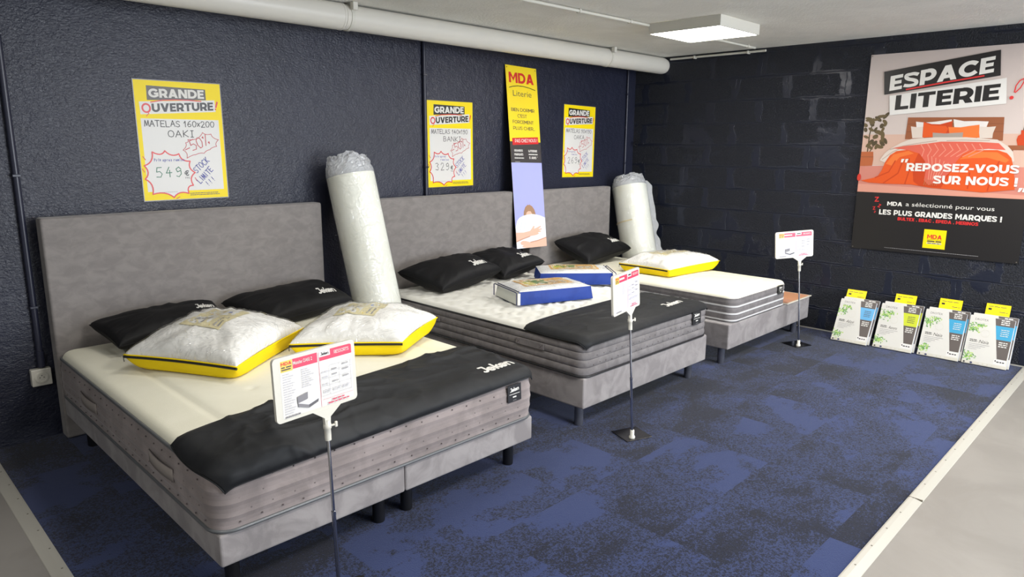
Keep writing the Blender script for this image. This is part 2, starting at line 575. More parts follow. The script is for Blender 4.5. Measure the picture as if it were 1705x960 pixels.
class Art:
    """flat print laid on a sheet: u to the right, v up, h above the sheet; fn maps it onto the surface"""

    def __init__(s, mb, fn, step=0.00007):
        s.mb, s.fn, s.step, s.l = mb, fn, step, 1

    def h(s):
        s.l += 1
        return s.l * s.step

    def poly(s, pts, m, h=None):
        h = h if h is not None else s.h()
        area = sum(pts[i - 1][0] * pts[i][1] - pts[i][0] * pts[i - 1][1] for i in range(len(pts)))
        if area < 0:
            pts = pts[::-1]
        s.mb.add([s.fn(u, v, h) for u, v in pts], [tuple(range(len(pts)))], m)

    def rect(s, u0, v0, u1, v1, m, h=None):
        s.poly([(u0, v0), (u1, v0), (u1, v1), (u0, v1)], m, h)

    def gridrect(s, u0, v0, u1, v1, m, n=8, h=None):
        h = h if h is not None else s.h()
        s.mb.grid(lambda a, b: s.fn(u0 + (u1 - u0) * a, v0 + (v1 - v0) * b, h), n, n, m, True)

    def ell(s, cu, cv, ru, rv, m, n=20, h=None):
        s.poly([(cu + ru * math.cos(2 * math.pi * i / n), cv + rv * math.sin(2 * math.pi * i / n)) for i in range(n)], m, h)

    def ring(s, cu, cv, ru, rv, wd, m, n=24):
        s.line([(cu + ru * math.cos(2 * math.pi * i / n), cv + rv * math.sin(2 * math.pi * i / n)) for i in range(n + 1)], wd, m)

    def rrect(s, u0, v0, u1, v1, r, m, h=None, corners=(1, 1, 1, 1)):
        pts = []
        for (cu, cv, a0, on) in ((u1 - r, v1 - r, 0, corners[1]), (u0 + r, v1 - r, 90, corners[0]), (u0 + r, v0 + r, 180, corners[3]), (u1 - r, v0 + r, 270, corners[2])):
            if on:
                for k in range(6):
                    a = math.radians(a0 + 18 * k)
                    pts.append((cu + r * math.cos(a), cv + r * math.sin(a)))
            else:
                a = math.radians(a0 + 45)
                pts.append((cu + r * math.copysign(1, math.cos(a)), cv + r * math.copysign(1, math.sin(a))))
        s.poly(pts, m, h)

    def line(s, pts, wd, m, h=None):
        h = h if h is not None else s.h()
        pts = [Vector(p) for p in pts]
        for i in range(1, len(pts) - 1):
            a_, b_ = pts[i] - pts[i - 1], pts[i + 1] - pts[i]
            if a_.length > 1e-9 and b_.length > 1e-9 and a_.normalized().dot(b_.normalized()) < 0.25:     # a sharp turn: two strokes
                s.line(pts[:i + 1], wd, m, h)
                s.line(pts[i:], wd, m, h + 1e-5)
                return
        vs, fs = [], []
        k = len(pts)
        loop = k > 4 and (pts[0] - pts[-1]).length < 1e-6
        for i, p in enumerate(pts):
            t = pts[min(i + 1, k - 1)] - pts[max(i - 1, 0)]
            if t.length < 1e-9:
                t = Vector((1, 0))
            t.normalize()
            nn = Vector((-t.y, t.x)) * (wd / 2)
            if loop and i in (0, k - 1):
                t = (pts[1] - pts[-2]).normalized()
            e = t * (0.0 if loop else wd * 0.3) * (-1 if i == 0 else 1 if i == k - 1 else 0)
            for q in (p - nn + e, p + nn + e):
                vs.append(s.fn(q.x, q.y, h))
        for i in range(k - 1):
            fs.append((2 * i, 2 * i + 2, 2 * i + 3, 2 * i + 1))
        s.mb.add(vs, fs, m)

    def text(s, body, u0, v0, w, h_, m, bold=0.0, shear=0.0, rot=0.0, slope=0.0, h=None):
        """text fitted to the box u0, v0, w, h_"""
        vs, fs, x0, x1, y0, y1 = text_geo(body, bold)
        hh = h if h is not None else s.h()
        sx, sy = w / (x1 - x0), h_ / (y1 - y0)
        c, sn = math.cos(math.radians(rot)), math.sin(math.radians(rot))
        out = []
        for x, y in vs:
            a, b = (x - x0) * sx, (y - y0) * sy
            a += shear * b
            b += slope * a
            out.append(s.fn(u0 + a * c - b * sn, v0 + a * sn + b * c, hh))
        s.mb.add(out, fs, m)

    def pen(s, body, u0, v0, cw, ch, wd, m, rot=0.0, gap=0.3, jitter=0.04):
        c, sn = math.cos(math.radians(rot)), math.sin(math.radians(rot))
        x = 0.0
        hh = s.h()
        rr = random.Random(body)
        for chr_ in body:
            g = GL.get(chr_, [])
            sc = 0.7 if chr_ in "ixI1!'" else 1.0
            jy = rr.uniform(-jitter, jitter) * ch
            for st in g:
                pts = []
                for a, b in st:
                    a, b = x + a * cw * sc, b * ch + jy
                    pts.append((u0 + a * c - b * sn, v0 + a * sn + b * c))
                s.line(pts, wd, m, hh)
            if chr_ != "'":
                x += cw * (sc + gap) if chr_ != ' ' else cw * 0.7

    def greek(s, u0, v0, w, lh, m, seed=1, fill=0.9):
        """one line of print too small to read: a row of word-length bars"""
        rr = random.Random(seed)
        x = 0.0
        hh = s.h()
        end = w * fill
        while x < end:
            ww = min(rr.uniform(1.5, 5.5) * lh, end - x)
            if ww > 0.4 * lh:
                s.rect(u0 + x, v0, u0 + x + ww, v0 + lh, m, hh)
            x += ww + lh * 0.7


def bold_glyph(ch, s):
    """heavy sans capitals as polygons and pen strokes; cap height 1; returns width, polygons, strokes"""
    h = s / 2
    P, L = [], []

    def V(x, y0=0.0, y1=1.0):
        P.append([(x - h, y0), (x + h, y0), (x + h, y1), (x - h, y1)])

    def H(y, x0, x1):
        P.append([(x0, y - h * .92), (x1, y - h * .92), (x1, y + h * .92), (x0, y + h * .92)])

    def arc(cx, cy, rx, ry, a0, a1, n=16):
        L.append([(cx + rx * math.cos(math.radians(a0 + (a1 - a0) * i / n)), cy + ry * math.sin(math.radians(a0 + (a1 - a0) * i / n))) for i in range(n + 1)])
    t = s * 1.12
    if ch in 'EFL':
        W = .64 if ch != 'L' else .60
        V(h)
        if ch in 'EF':
            H(1 - h * .92, 0, W)
            H(.51, 0, W * .92)
        if ch in 'EL':
            H(h * .92, 0, W)
    elif ch == 'I':
        W = s
        V(h)
    elif ch == 'T':
        W = .74
        V(W / 2)
        H(1 - h * .92, 0, W)
    elif ch == 'H':
        W = .80
        V(h)
        V(W - h)
        H(.5, 0, W)
    elif ch in 'AV':
        W = .92
        P.extend([[(0, 0), (t, 0), (W / 2 + t * .5, 1), (W / 2 - t * .5, 1)], [(W, 0), (W - t, 0), (W / 2 - t * .5, 1), (W / 2 + t * .5, 1)]])
        if ch == 'A':
            H(.28, .22 * W, .78 * W)
        else:
            P[:] = [[(x, 1 - y) for x, y in p] for p in P]
    elif ch == 'M':
        W = 1.02
        V(h)
        V(W - h)
        P.append([(0, 1), (s * 1.05, 1), (W / 2, .52), (W / 2, .16), (s * .9, .70)])
        P.append([(W, 1), (W - s * 1.05, 1), (W / 2, .52), (W / 2, .16), (W - s * .9, .70)])
    elif ch == 'N':
        W = .86
        V(h)
        V(W - h)
        P.append([(0, 1), (t, 1), (W, 0), (W - t, 0)])
    elif ch == 'Z':
        W = .72
        H(1 - h * .92, 0, W)
        H(h * .92, 0, W)
        P.append([(W - s * 1.35, 1 - s * .8), (W, 1 - s * .8), (s * 1.35, s * .8), (0, s * .8)])
    elif ch == 'X':
        W = .86
        P.extend([[(0, 0), (s * 1.25, 0), (W, 1), (W - s * 1.25, 1)], [(W, 0), (W - s * 1.25, 0), (0, 1), (s * 1.25, 1)]])
    elif ch in 'OQ':
        W = 1.0
        arc(W / 2, .5, W / 2 - h, .5 - h, 0, 360, 28)
        if ch == 'Q':
            L.append([(.58, .28), (.9, -.04)])
    elif ch in 'CG':
        W = .90
        arc(.5, .5, .5 - h, .5 - h, 48, 312 if ch == 'C' else 322, 22)
        if ch == 'G':
            W = .94
            V(W - h, .14, .52)
            H(.46, .52, W)
    elif ch == 'D':
        W = .90
        V(h)
        H(1 - h * .92, 0, .42)
        H(h * .92, 0, .42)
        arc(.40, .5, W - h - .40, .5 - h * .92, -90, 90)
    elif ch in 'PR':
        W = .78
        V(h)
        H(1 - h * .92, 0, .42)
        H(.36, 0, .42)
        cy = (1 - h * .92 + .36) / 2
        arc(.41, cy, W - h - .41, 1 - h * .92 - cy, -90, 90)
        if ch == 'R':
            P.append([(.32, .40), (.32 + s * 1.2, .40), (W + .02, 0), (W + .02 - s * 1.25, 0)])
    elif ch == 'B':
        W = .80
        V(h)
        for y in (1 - h * .92, .52, h * .92):
            H(y, 0, .46)
        arc(.44, (1.52 - h * .92) / 2, W - h - .47, (1 - h * .92 - .52) / 2, -90, 90)
        arc(.45, (.52 + h * .92) / 2, W - h - .45, (.52 - h * .92) / 2, -90, 90)
    elif ch == 'S':
        W = .76
        q = [(W - h * .8, .80), (W * .66, 1 - h * 1.05), (W * .42, 1 - h), (h * 1.05, .86), (h * 1.02, .70), (W * .34, .565), (W * .62, .47), (W - h * 1.02, .34), (W - h * 1.05, .16), (W * .62, h), (W * .38, h), (h * .7, .185)]
        out = []
        for i in range(len(q) - 1):
            p0, p1, p2, p3 = (Vector(q[max(0, min(len(q) - 1, k))]) for k in (i - 1, i, i + 1, i + 2))
            for k in range(4):
                u = k / 4
                r = 0.5 * ((2 * p1) + (-p0 + p2) * u + (2 * p0 - 5 * p1 + 4 * p2 - p3) * u * u + (-p0 + 3 * p1 - 3 * p2 + p3) * u ** 3)
                out.append((r.x, r.y))
        out.append(q[-1])
        L.append(out)
    elif ch == 'U':
        W = .84
        V(h, .40, 1)
        V(W - h, .40, 1)
        arc(W / 2, .41, W / 2 - h, .41 - h, 180, 360)
    elif ch == '5':
        W = .72
        H(1 - h * .92, .1, W * .95)
        V(.1 + h, .5, 1)
        arc(.34, .33, W - h - .34, .33 - h, 115, -140)
    elif ch == '-':
        W = .42
        H(.42, 0, W)
    elif ch == '!':
        W = s * 1.1
        V(W / 2, .32, 1)
        V(W / 2, 0, s)
    elif ch in '.*':
        W = s
        if ch == '.':
            V(h, 0, s)
        else:
            V(h, .75, .75 + s)
    elif ch == "'":
        W = s * .9
        V(W / 2, .68, 1)
    else:
        W = .34
    return W, P, L


def caps(art, body, u0, v0, w, h_, m, s=0.245, gap=0.065, slope=0.0, shear=0.0):
    """a line of heavy capitals fitted to the box u0, v0, w, h_"""
    x, gl = 0.0, []
    for ch in body:
        W, P, L = bold_glyph(ch, s)
        gl.append((x, P, L))
        x += W + gap
    tot = x - gap
    sx, sy = w / tot, h_
    hh = art.h()
    f0 = art.fn

    def fn(a, b, h):
        a2 = a * sx + shear * b * sy
        return f0(u0 + a2, v0 + b * sy + slope * a2, h)
    art.fn = fn
    for x0, P, L in gl:
        k = 0
        for p in P:
            art.poly([(x0 + a, b) for a, b in p], m, hh + 1.5e-5 * k)
            k += 1
        for l in L:
            art.line([(x0 + a, b) for a, b in l], s * 0.84 if len(l) == 45 else s, m, hh + 1.5e-5 * k)     # the S is drawn a little lighter
            k += 1
    art.l += 1
    art.fn = f0


def script_logo(art, u0, v0, w, h_, m, slope=0.06, s=0.205):
    """the rounded lower-case word mark printed on pillows, runners and labels"""
    def arc(cx, cy, r, a0, a1, n=12, ry=None):
        ry = ry or r
        return [(cx + r * math.cos(math.radians(a0 + (a1 - a0) * i / n)), cy + ry * math.sin(math.radians(a0 + (a1 - a0) * i / n))) for i in range(n + 1)]
    strokes = []
    strokes.append([(.10, .92), (.42, .92)])
    strokes.append([(.42, .92), (.42, .34)] + arc(.20, .32, .22, 0, -130, 10))

    def e(x):
        strokes.append([(x - .22, .33), (x + .24, .36)])
        strokes.append([(x + .24, .36)] + arc(x, .34, .25, 10, 310, 18))
    e(.84)
    strokes.append([(1.28, .08), (1.28, .96)])
    strokes.append([(1.30, .34), (1.62, .60)])
    strokes.append([(1.40, .40), (1.64, .08)])
    e(2.00)
    strokes.append([(2.44, .08), (2.44, .60)])
    strokes.append([(2.44, .36)] + arc(2.66, .38, .22, 180, 0, 12) + [(2.88, .08)])
    sx, sy = w / 2.98, h_
    hh = art.h()
    f0 = art.fn

    def fn(a, b, h):
        return f0(u0 + a * sx + .08 * b * sy, v0 + b * sy + slope * a * sx, h)
    art.fn = fn
    for k, st in enumerate(strokes):
        art.line(st, s, m, hh + 2e-5 * (k % 3))
        for q, p in enumerate((st[0], st[-1])):
            art.ell(p[0], p[1], s / 2, s / 2, m, 10, hh + 2e-5 * (3 + q + 2 * (k % 2)))
    art.l += 2
    art.fn = f0


def tag(o, label=None, cat=None, group=None, kind=None):
    if label:
        o['label'] = label
    if cat:
        o['category'] = cat
    if group:
        o['group'] = group
    if kind:
        o['kind'] = kind
    return o


def empty(name, loc=(0, 0, 0), rot=(0, 0, 0)):
    o = bpy.data.objects.new(name, None)
    o.empty_display_size = 0.1
    o.location = loc
    o.rotation_euler = rot
    COL.objects.link(o)
    return o


def sheet_fn(W, H):
    return lambda u, v, h: (u, v, h)


# ------------------------------------------------------------------ room
LX = 5.455         # block wall plane
ZC = 2.503
XW, YW = -4.2, -9.0


def room():
    b = MB()
    b.rbox(XW, LX + 0.12, YW, 0.12, -0.08, 0.0, M_VINYL)
    for jx in (-0.62,):
        b.rbox(jx, jx + 0.004, -2.4, -0.5, 0.0, 0.0006, M_GREYT)
    tag(b.build('floor'), kind='structure')
    b = MB()
    b.rbox(XW, LX + 0.12, YW, 0.12, ZC, ZC + 0.1, M_CEIL)
    tag(b.build('ceiling'), kind='structure')
    b = MB()
    b.rbox(XW, LX, 0.0, 0.12, 0.0, ZC, M_WALL)
    tag(b.build('wall_back'), kind='structure')
    b = MB()
    b.rbox(LX, LX + 0.12, YW, 0.12, 0.0, ZC, M_BLOCK)
    tag(b.build('wall_right'), kind='structure')
    b = MB()
    b.rbox(LX - 0.006, LX, -3.72, 0.0, 0.005, 0.014, M_STRIP)
    tag(b.build('baseboard_right'), kind='structure')
    b = MB()
    b.rbox(-0.332, LX - 0.001, -3.63, -0.001, 0.0, 0.005, M_CARPET, 0.0015, 1)
    tag(b.build('carpet'), 'navy blue carpet tiles with paler ragged patches under all three beds', 'carpet')
    # ramp strips along the carpet edges, with their screws
    b = MB()
    prof = [(-3.63, 0.0), (-3.63, 0.008), (-3.637, 0.0105), (-3.655, 0.0095), (-3.688, 0.002), (-3.69, 0.0)]
    vs = [(x, y, z) for x in (-0.9, LX - 0.007) for y, z in prof]
    k = len(prof)
    b.add(vs, [(i, i + 1, k + i + 1, k + i) for i in range(k - 1)] + [tuple(range(k))[::-1], tuple(range(k, 2 * k))], M_STRIP)
    x = -0.8
    while x < LX - 0.1:
        b.lathe([(0.004, 0.0095), (0.004, 0.0108), (0.002, 0.0112)], M_SCREW, x, -3.65, 8)
        x += 0.19
    b.rbox(2.62, 2.623, -3.69, -3.63, 0.0, 0.0112, M_SCREW)
    tag(b.build('trim_1'), kind='structure')
    b = MB()
    prof = [(-0.332, 0.0), (-0.332, 0.008), (-0.339, 0.0105), (-0.357, 0.0095), (-0.39, 0.002), (-0.392, 0.0)]
    vs = [(x, y, z) for y in (-0.001, -3.63) for x, z in prof]
    b.add(vs, [(i, i + 1, k + i + 1, k + i) for i in range(k - 1)] + [tuple(range(k))[::-1], tuple(range(k, 2 * k))], M_STRIP)
    y = -0.35
    while y > -3.6:
        b.lathe([(0.004, 0.0095), (0.004, 0.0108), (0.002, 0.0112)], M_SCREW, -0.35, y, 8)
        y -= 0.19
    tag(b.build('trim_2'), kind='structure')


room()


# ------------------------------------------------------------------ ceiling fittings
def pipe():
    t = tag(empty('duct_pipe', (0, -0.335, 2.418)), 'thick white pipe running under the ceiling above the headboards', 'pipe')
    R = 0.079
    b = MB()
    b.tube([(1.72, 0, 0), (LX - 0.06, 0, 0)], R, M_PIPE, 36)
    b.tube([(LX - 0.06, 0, 0), (LX - 0.03, 0, 0.0), (LX - 0.002, 0, 0)], [R, R * 0.985, R * 0.9], M_PIPE, 36)
    b.build('pipe_section', t)
    b = MB()
    b.tube([(-4.1, 0, 0), (1.71, 0, 0)], R + 0.003, M_PIPE, 36)
    b.tube([(1.7, 0, 0), (1.715, 0, 0)], R + 0.0045, M_PIPE, 36)
    b.build('pipe_section', t)
    for x in (1.76, 4.5):
        c = MB()
        ring = [(x + dx, 0, 0) for dx in (-0.012, 0.012)]
        c.tube(ring, R + 0.004, M_WHITEP, 36)
        c.rbox(x - 0.018, x + 0.018, -0.105, -0.068, 0.035, 0.084, M_WHITEP, 0.004, 2)
        c.build('pipe_clip', t)


def light_panel():
    t = tag(empty('ceiling_light', (3.965, -1.628, ZC)), 'square white LED panel in a box frame on the ceiling', 'ceiling light')
    b = MB()
    a, hgt = 0.29, 0.076
    b.rbox(-a, a, -a, -a + 0.012, -hgt, -0.001, M_WHITEP, 0.002, 1)
    b.rbox(-a, a, a - 0.012, a, -hgt, -0.001, M_WHITEP, 0.002, 1)
    b.rbox(-a, -a + 0.012, -a + 0.0121, a - 0.0121, -hgt, -0.001, M_WHITEP, 0.002, 1)
    b.rbox(a - 0.012, a, -a + 0.0121, a - 0.0121, -hgt, -0.001, M_WHITEP, 0.002, 1)
    b.build('light_frame', t)
    b = MB()
    b.rbox(-a + 0.013, a - 0.013, -a + 0.013, a - 0.013, -hgt + 0.002, -hgt + 0.010, emit_mat('led_diffuser', (1.0, 0.965, 0.91), PANEL_STR))
    b.build('diffuser', t)


def conduits():
    b = MB()
    z = ZC - 0.014
    b.tube([(1.9, -1.29, z), (3.672, -1.345, z)], 0.010, M_WHITEP, 12)
    for x in (2.3, 2.9, 3.45):
        b.rbox(x - 0.008, x + 0.008, -1.335 - (x - 2.9) * 0.03, -1.3 - (x - 2.9) * 0.03, z - 0.012, ZC - 0.001, M_WHITEP, 0.002, 1)
    tag(b.build('cable_conduit'), 'white ceiling conduit running up to the side of the LED panel', 'conduit', 'white ceiling conduits')
    b = MB()
    b.tube([(4.262, -1.36, z), (5.3, -1.375, z)], 0.010, M_WHITEP, 12)
    b.rbox(5.15, 5.166, -1.39, -1.355, z - 0.012, ZC - 0.001, M_WHITEP, 0.002, 1)
    tag(b.build('cable_conduit'), 'white ceiling conduit between the LED panel and the block wall', 'conduit', 'white ceiling conduits')
    b = MB()
    b.tube([(LX - 0.03, -1.42, 2.475), (LX - 0.03, -0.43, 2.475)], 0.010, M_WHITEP, 12)
    for y in (-1.25, -0.7):
        b.rbox(LX - 0.045, LX - 0.001, y - 0.008, y + 0.008, 2.46, 2.488, M_WHITEP, 0.002, 1)
    tag(b.build('cable_conduit'), 'white conduit along the top of the dark block wall', 'conduit', 'white ceiling conduits')
    for x, z0, r, lab in ((-0.063, 0.415, 0.016, 'navy painted conduit down the wall to the white socket'),
                          (2.632, 0.02, 0.015, 'navy painted conduit beside the poster priced 329'),
                          (5.3, 0.02, 0.012, 'navy painted conduit near the room corner behind the roll')):
        b = MB()
        b.tube([(x, -r - 0.001, z0), (x, -r - 0.001, 2.495)], r, M_NAVYP, 12)
        if z0 > 0.3:
            b.tube([(x, -r - 0.004, z0), (x, -r - 0.004, z0 + 0.09)], r + 0.003, M_NAVYP, 12)
        for zz in (0.75, 1.45, 2.15):
            b.rbox(x - r - 0.003, x + r + 0.003, -2 * r - 0.004, -0.001, zz - 0.007, zz + 0.007, M_NAVYP, 0.002, 1)
        tag(b.build('wall_conduit'), lab, 'conduit', 'navy wall conduits')
    b = MB()
    b.tube([(LX - 0.004, -0.03, 1.66), (LX - 0.03, -0.05, 1.665), (LX - 0.05, -0.04, 1.64), (LX - 0.03, -0.07, 1.62), (LX - 0.05, -0.085, 1.66)], 0.008, M_CORDB, 8)
    tag(b.build('cable_stub'), 'short black cable end sticking out at the room corner', 'cable')


def socket():
    t = tag(empty('wall_socket', (-0.072, 0, 0.362)), 'white surface-mounted power socket on the navy wall beside the bed', 'socket')
    b = MB()
    b.rbox(-0.047, 0.047, -0.042, -0.001, -0.047, 0.047, M_WHITEP, 0.004, 2)
    b.build('housing', t)
    b = MB()
    Mx = Matrix.Translation((0, -0.042, 0)) @ Matrix.Rotation(math.radians(90), 4, 'X')
    c = MB()
    c.lathe([(0.032, -0.0005), (0.032, 0.003), (0.03, 0.004), (0.022, 0.0042), (0.02, 0.001)], M_WHITEP, n=28)
    b.add([Mx @ Vector(p) for p in c.v], c.f, M_WHITEP, False)
    for dx, dz in ((-0.0095, 0), (0.0095, 0), (0, 0.011)):
        b.tube([(dx, -0.0415, dz), (dx, -0.0445, dz)], 0.0026, M_CORDB, 10)
    b.build('socket_face', t)


pipe()
light_panel()
conduits()
socket()

# ------------------------------------------------------------------ beds
HBF = -0.135      # front plane of the headboards
Y1, Y2, Y3 = -2.148, -2.067, -2.063


def leg(parent, x, y, z1, r, m):
    b = MB()
    b.lathe([(r * 0.92, 0.005), (r, 0.011), (r, z1 - 0.004), (r * 0.98, z1 + 0.01)], m, x, y, 22)
    b.build('leg', parent)


def headboard(parent, x0, x1, z1):
    b = MB()
    b.rbox(x0, x1, HBF, -0.035, 0.012, z1, M_VELVET, 0.014, 4)
    b.build('headboard', parent)


def bed_base(parent, x0, x1, y0, y1, z0, z1, name='bed_base'):
    b = MB()
    b.rbox(x0, x1, y0, y1, z0, z1, M_VELVETB, 0.01, 3)
    b.build(name, parent)


def beds():
    t = tag(empty('bed', (0.8, -1.1, 0)), 'nearest grey velvet bed with split base, black legs and tall headboard', 'bed', 'grey velvet display beds')
    t.location = (0, 0, 0)
    headboard(t, -0.009, 1.63, 1.231)
    bed_base(t, 0.0, 0.799, Y1, HBF - 0.002, 0.151, 0.275, 'base_half')
    bed_base(t, 0.801, 1.60, Y1, HBF - 0.002, 0.151, 0.275, 'base_half')
    for x in (0.075, 0.725, 0.875, 1.525):
        for y in (Y1 + 0.1, -0.3):
            leg(t, x, y, 0.151, 0.027, M_BLACKLEG)
    t = tag(empty('bed'), 'middle grey velvet bed with steel legs, between the two foam rolls', 'bed', 'grey velvet display beds')
    headboard(t, 2.08, 3.5, 1.23)
    bed_base(t, 2.1135, 3.4915, Y2, HBF - 0.002, 0.141, 0.325)
    for x in (2.19, 3.415):
        for y in (Y2 + 0.09, -0.3):
            leg(t, x, y, 0.141, 0.027, M_CHROMEL)
    t = tag(empty('bed'), 'farthest grey velvet bed by the block wall, base wider than its mattress', 'bed', 'grey velvet display beds')
    headboard(t, 3.72, 4.909, 1.226)
    bed_base(t, 3.821, 5.289, Y3, HBF - 0.002, 0.141, 0.333)
    for x in (3.9, 5.21):
        for y in (Y3 + 0.09, -0.3):
            leg(t, x, y, 0.141, 0.027, M_CHROMEL)


beds()


# ------------------------------------------------------------------ mattresses
def loop_pts(x0, x1, y0, y1, d, rc, nc=8, nx=70, ny=90):
    """rounded rectangle inset by d; the same number of points for every d; front-left corner first"""
    x0, x1, y0, y1 = x0 + d, x1 - d, y0 + d, y1 - d
    r = max(rc - d, 0.004)
    pts = []

    def arc(cx, cy, a0):
        for k in range(nc):
            a = math.radians(a0 + 90.0 * k / nc)
            pts.append((cx + r * math.cos(a), cy + r * math.sin(a)))

    def seg(p, q, n):
        for k in range(n):
            pts.append((p[0] + (q[0] - p[0]) * k / n, p[1] + (q[1] - p[1]) * k / n))
    arc(x0 + r, y0 + r, 180)
    seg((x0 + r, y0), (x1 - r, y0), nx)
    arc(x1 - r, y0 + r, 270)
    seg((x1, y0 + r), (x1, y1 - r), ny)
    arc(x1 - r, y1 - r, 0)
    seg((x1 - r, y1), (x0 + r, y1), nx)
    arc(x0 + r, y1 - r, 90)
    seg((x0, y1 - r), (x0, y0 + r), ny)
    return pts


class Mattress:
    def __init__(s, x0, x1, y0, y1, z0, z1, rc, rr, crown, feat):
        s.x0, s.x1, s.y0, s.y1, s.z0, s.z1, s.rc, s.rr, s.crown, s.feat = x0, x1, y0, y1, z0, z1, rc, rr, crown, feat

    def top(s, x, y, feat=True):
        d = min(x - s.x0, s.x1 - x, y - s.y0, s.y1 - y)
        d = max(d, 0.0)
        z = s.z1 + s.crown * (1 - math.exp(-d / 0.13))
        if d < s.rr:
            z -= s.rr - math.sqrt(max(0.0, s.rr ** 2 - (s.rr - d) ** 2))
        if feat and s.feat and d > 0.02:
            z += s.feat(x - s.x0, y - s.y0, s.x1 - s.x0, s.y1 - s.y0) * min(1, (d - 0.02) / 0.03)
        return z

    def side(s, prof, m_side, root, dots=None, bands=(), band_m=None):
        b = MB()
        rings = []
        base = loop_pts(s.x0, s.x1, s.y0, s.y1, 0, s.rc)
        for z, o in prof:
            rings.append([(x, y, z) for x, y in loop_pts(s.x0, s.x1, s.y0, s.y1, -o, s.rc)])
        n = len(base)
        for i in range(len(prof) - 1):
            m = m_side
            zm = (prof[i][0] + prof[i + 1][0]) / 2
            for z0, z1 in bands:
                if z0 < zm < z1:
                    m = band_m
            b.add(rings[i] + rings[i + 1], [(j, (j + 1) % n, n + (j + 1) % n, n + j) for j in range(n)], m, True)
        b.add([(x, y, prof[0][0]) for x, y in base][::-1], [tuple(range(n))], m_side)
        if dots:
            zs, sp, ofs = dots
            for r_i, z in enumerate(zs):
                o = ofs + 0.0012
                sh = (r_i % 2) * sp / 2
                q = s.x0 + 0.08 + sh
                while q < s.x1 - 0.06:
                    jit = random.uniform(-.006, .006)
                    for yy in (s.y0 - o,):
                        b.rbox(q - 0.0022, q + 0.0022, yy, yy + 0.004, z + jit - 0.0024, z + jit + 0.0024, M_DOT)
                    q += sp * random.uniform(.94, 1.06)
                q = s.y0 + 0.08 + sh
                while q < s.y1 - 0.06:
                    jit = random.uniform(-.006, .006)
                    for xx in (s.x0 - o, s.x1 + o - 0.004):
                        b.rbox(xx, xx + 0.004, q - 0.0022, q + 0.0022, z + jit - 0.0024, z + jit + 0.0024, M_DOT)
                    q += sp * random.uniform(.94, 1.06)
        return b.build('mattress_border', root)

    def topmesh(s, m, root, step=0.0145):
        b = MB()
        w = min(s.x1 - s.x0, s.y1 - s.y0)
        ds = [0, 0.002, 0.005, 0.010, 0.016, 0.024, 0.034]
        while ds[-1] + step < w / 2 - 0.012:
            ds.append(ds[-1] + step)
        vs, fs = [], []
        n = None
        for d in ds:
            pts = loop_pts(s.x0, s.x1, s.y0, s.y1, d, s.rc)
            n = len(pts)
            for x, y in pts:
                # height by distance from the rounded outline itself
                dd = d
                z = s.z1 + s.crown * (1 - math.exp(-dd / 0.13))
                if dd < s.rr:
                    z -= s.rr - math.sqrt(max(0.0, s.rr ** 2 - (s.rr - dd) ** 2))
                if s.feat and dd > 0.02:
                    z += s.feat(x - s.x0, y - s.y0, s.x1 - s.x0, s.y1 - s.y0) * min(1, (dd - 0.02) / 0.03)
                vs.append((x, y, z))
        for i in range(len(ds) - 1):
            for j in range(n):
                j2 = (j + 1) % n
                fs.append((i * n + j, i * n + j2, (i + 1) * n + j2, (i + 1) * n + j))
        k = (len(ds) - 1) * n
        fs.append(tuple(range(k, k + n)))
        b.add(vs, fs, m, True)
        return b.build('top_panel', root)

    def piping(s, z, o, r, m, root):
        b = MB()
        pts = [(x, y, z) for x, y in loop_pts(s.x0, s.x1, s.y0, s.y1, -o, s.rc + o, nx=24, ny=24)]
        b.tube(pts, r, m, 8, closed=True)
        return b.build('piping', root)


def seg_d(d, s=0.011):
    return math.exp(-(d / s) ** 2)


def rr_dist(x, y, x0, x1, y0, y1, r):
    cx, cy = (x0 + x1) / 2, (y0 + y1) / 2
    qx, qy = abs(x - cx) - (x1 - x0) / 2 + r, abs(y - cy) - (y1 - y0) / 2 + r
    return math.hypot(max(qx, 0), max(qy, 0)) + min(max(qx, qy), 0) - r


def feat1(x, y, w, l):
    d = rr_dist(x, y, 0.20, w - 0.20, 0.22, l - 0.16, 0.03)
    z = -0.008 * seg_d(d, 0.014) + (0.004 if d < 0 else 0) * min(1, -d / 0.05 if d < 0 else 0)
    for k in range(6):
        for j in range(2):
            d2 = math.hypot((x - (0.45 + j * (w - 0.9))), (y - (0.4 + k * 0.25)) * 1.0)
            z -= 0.006 * math.exp(-(d2 / 0.02) ** 2)
    return z


def feat2(x, y, w, l):
    a = math.sin(2 * math.pi * (x / 0.11 + 0.25 * math.sin(2 * math.pi * y / 0.16)))
    b = math.sin(2 * math.pi * (y / 0.16 + 0.15 * math.sin(2 * math.pi * x / 0.22)))
    k = min(1.0, max(0.0, (y - 0.44) / 0.08))      # pressed flat under the runner
    return (0.002 + 0.006 * k) * a * b


def feat3(x, y, w, l):
    z = -0.011 * seg_d(rr_dist(x, y, 0.12, w - 0.12, 0.12, l - 0.12, 0.05), 0.012)
    yy = (y - 0.12) % 0.56
    z -= 0.010 * seg_d(rr_dist(x, yy, 0.24, w - 0.24, 0.1, 0.46, 0.17), 0.012)
    z -= 0.005 * seg_d(rr_dist(x, yy, 0.18, w - 0.18, 0.04, 0.52, 0.1), 0.012)
    return z


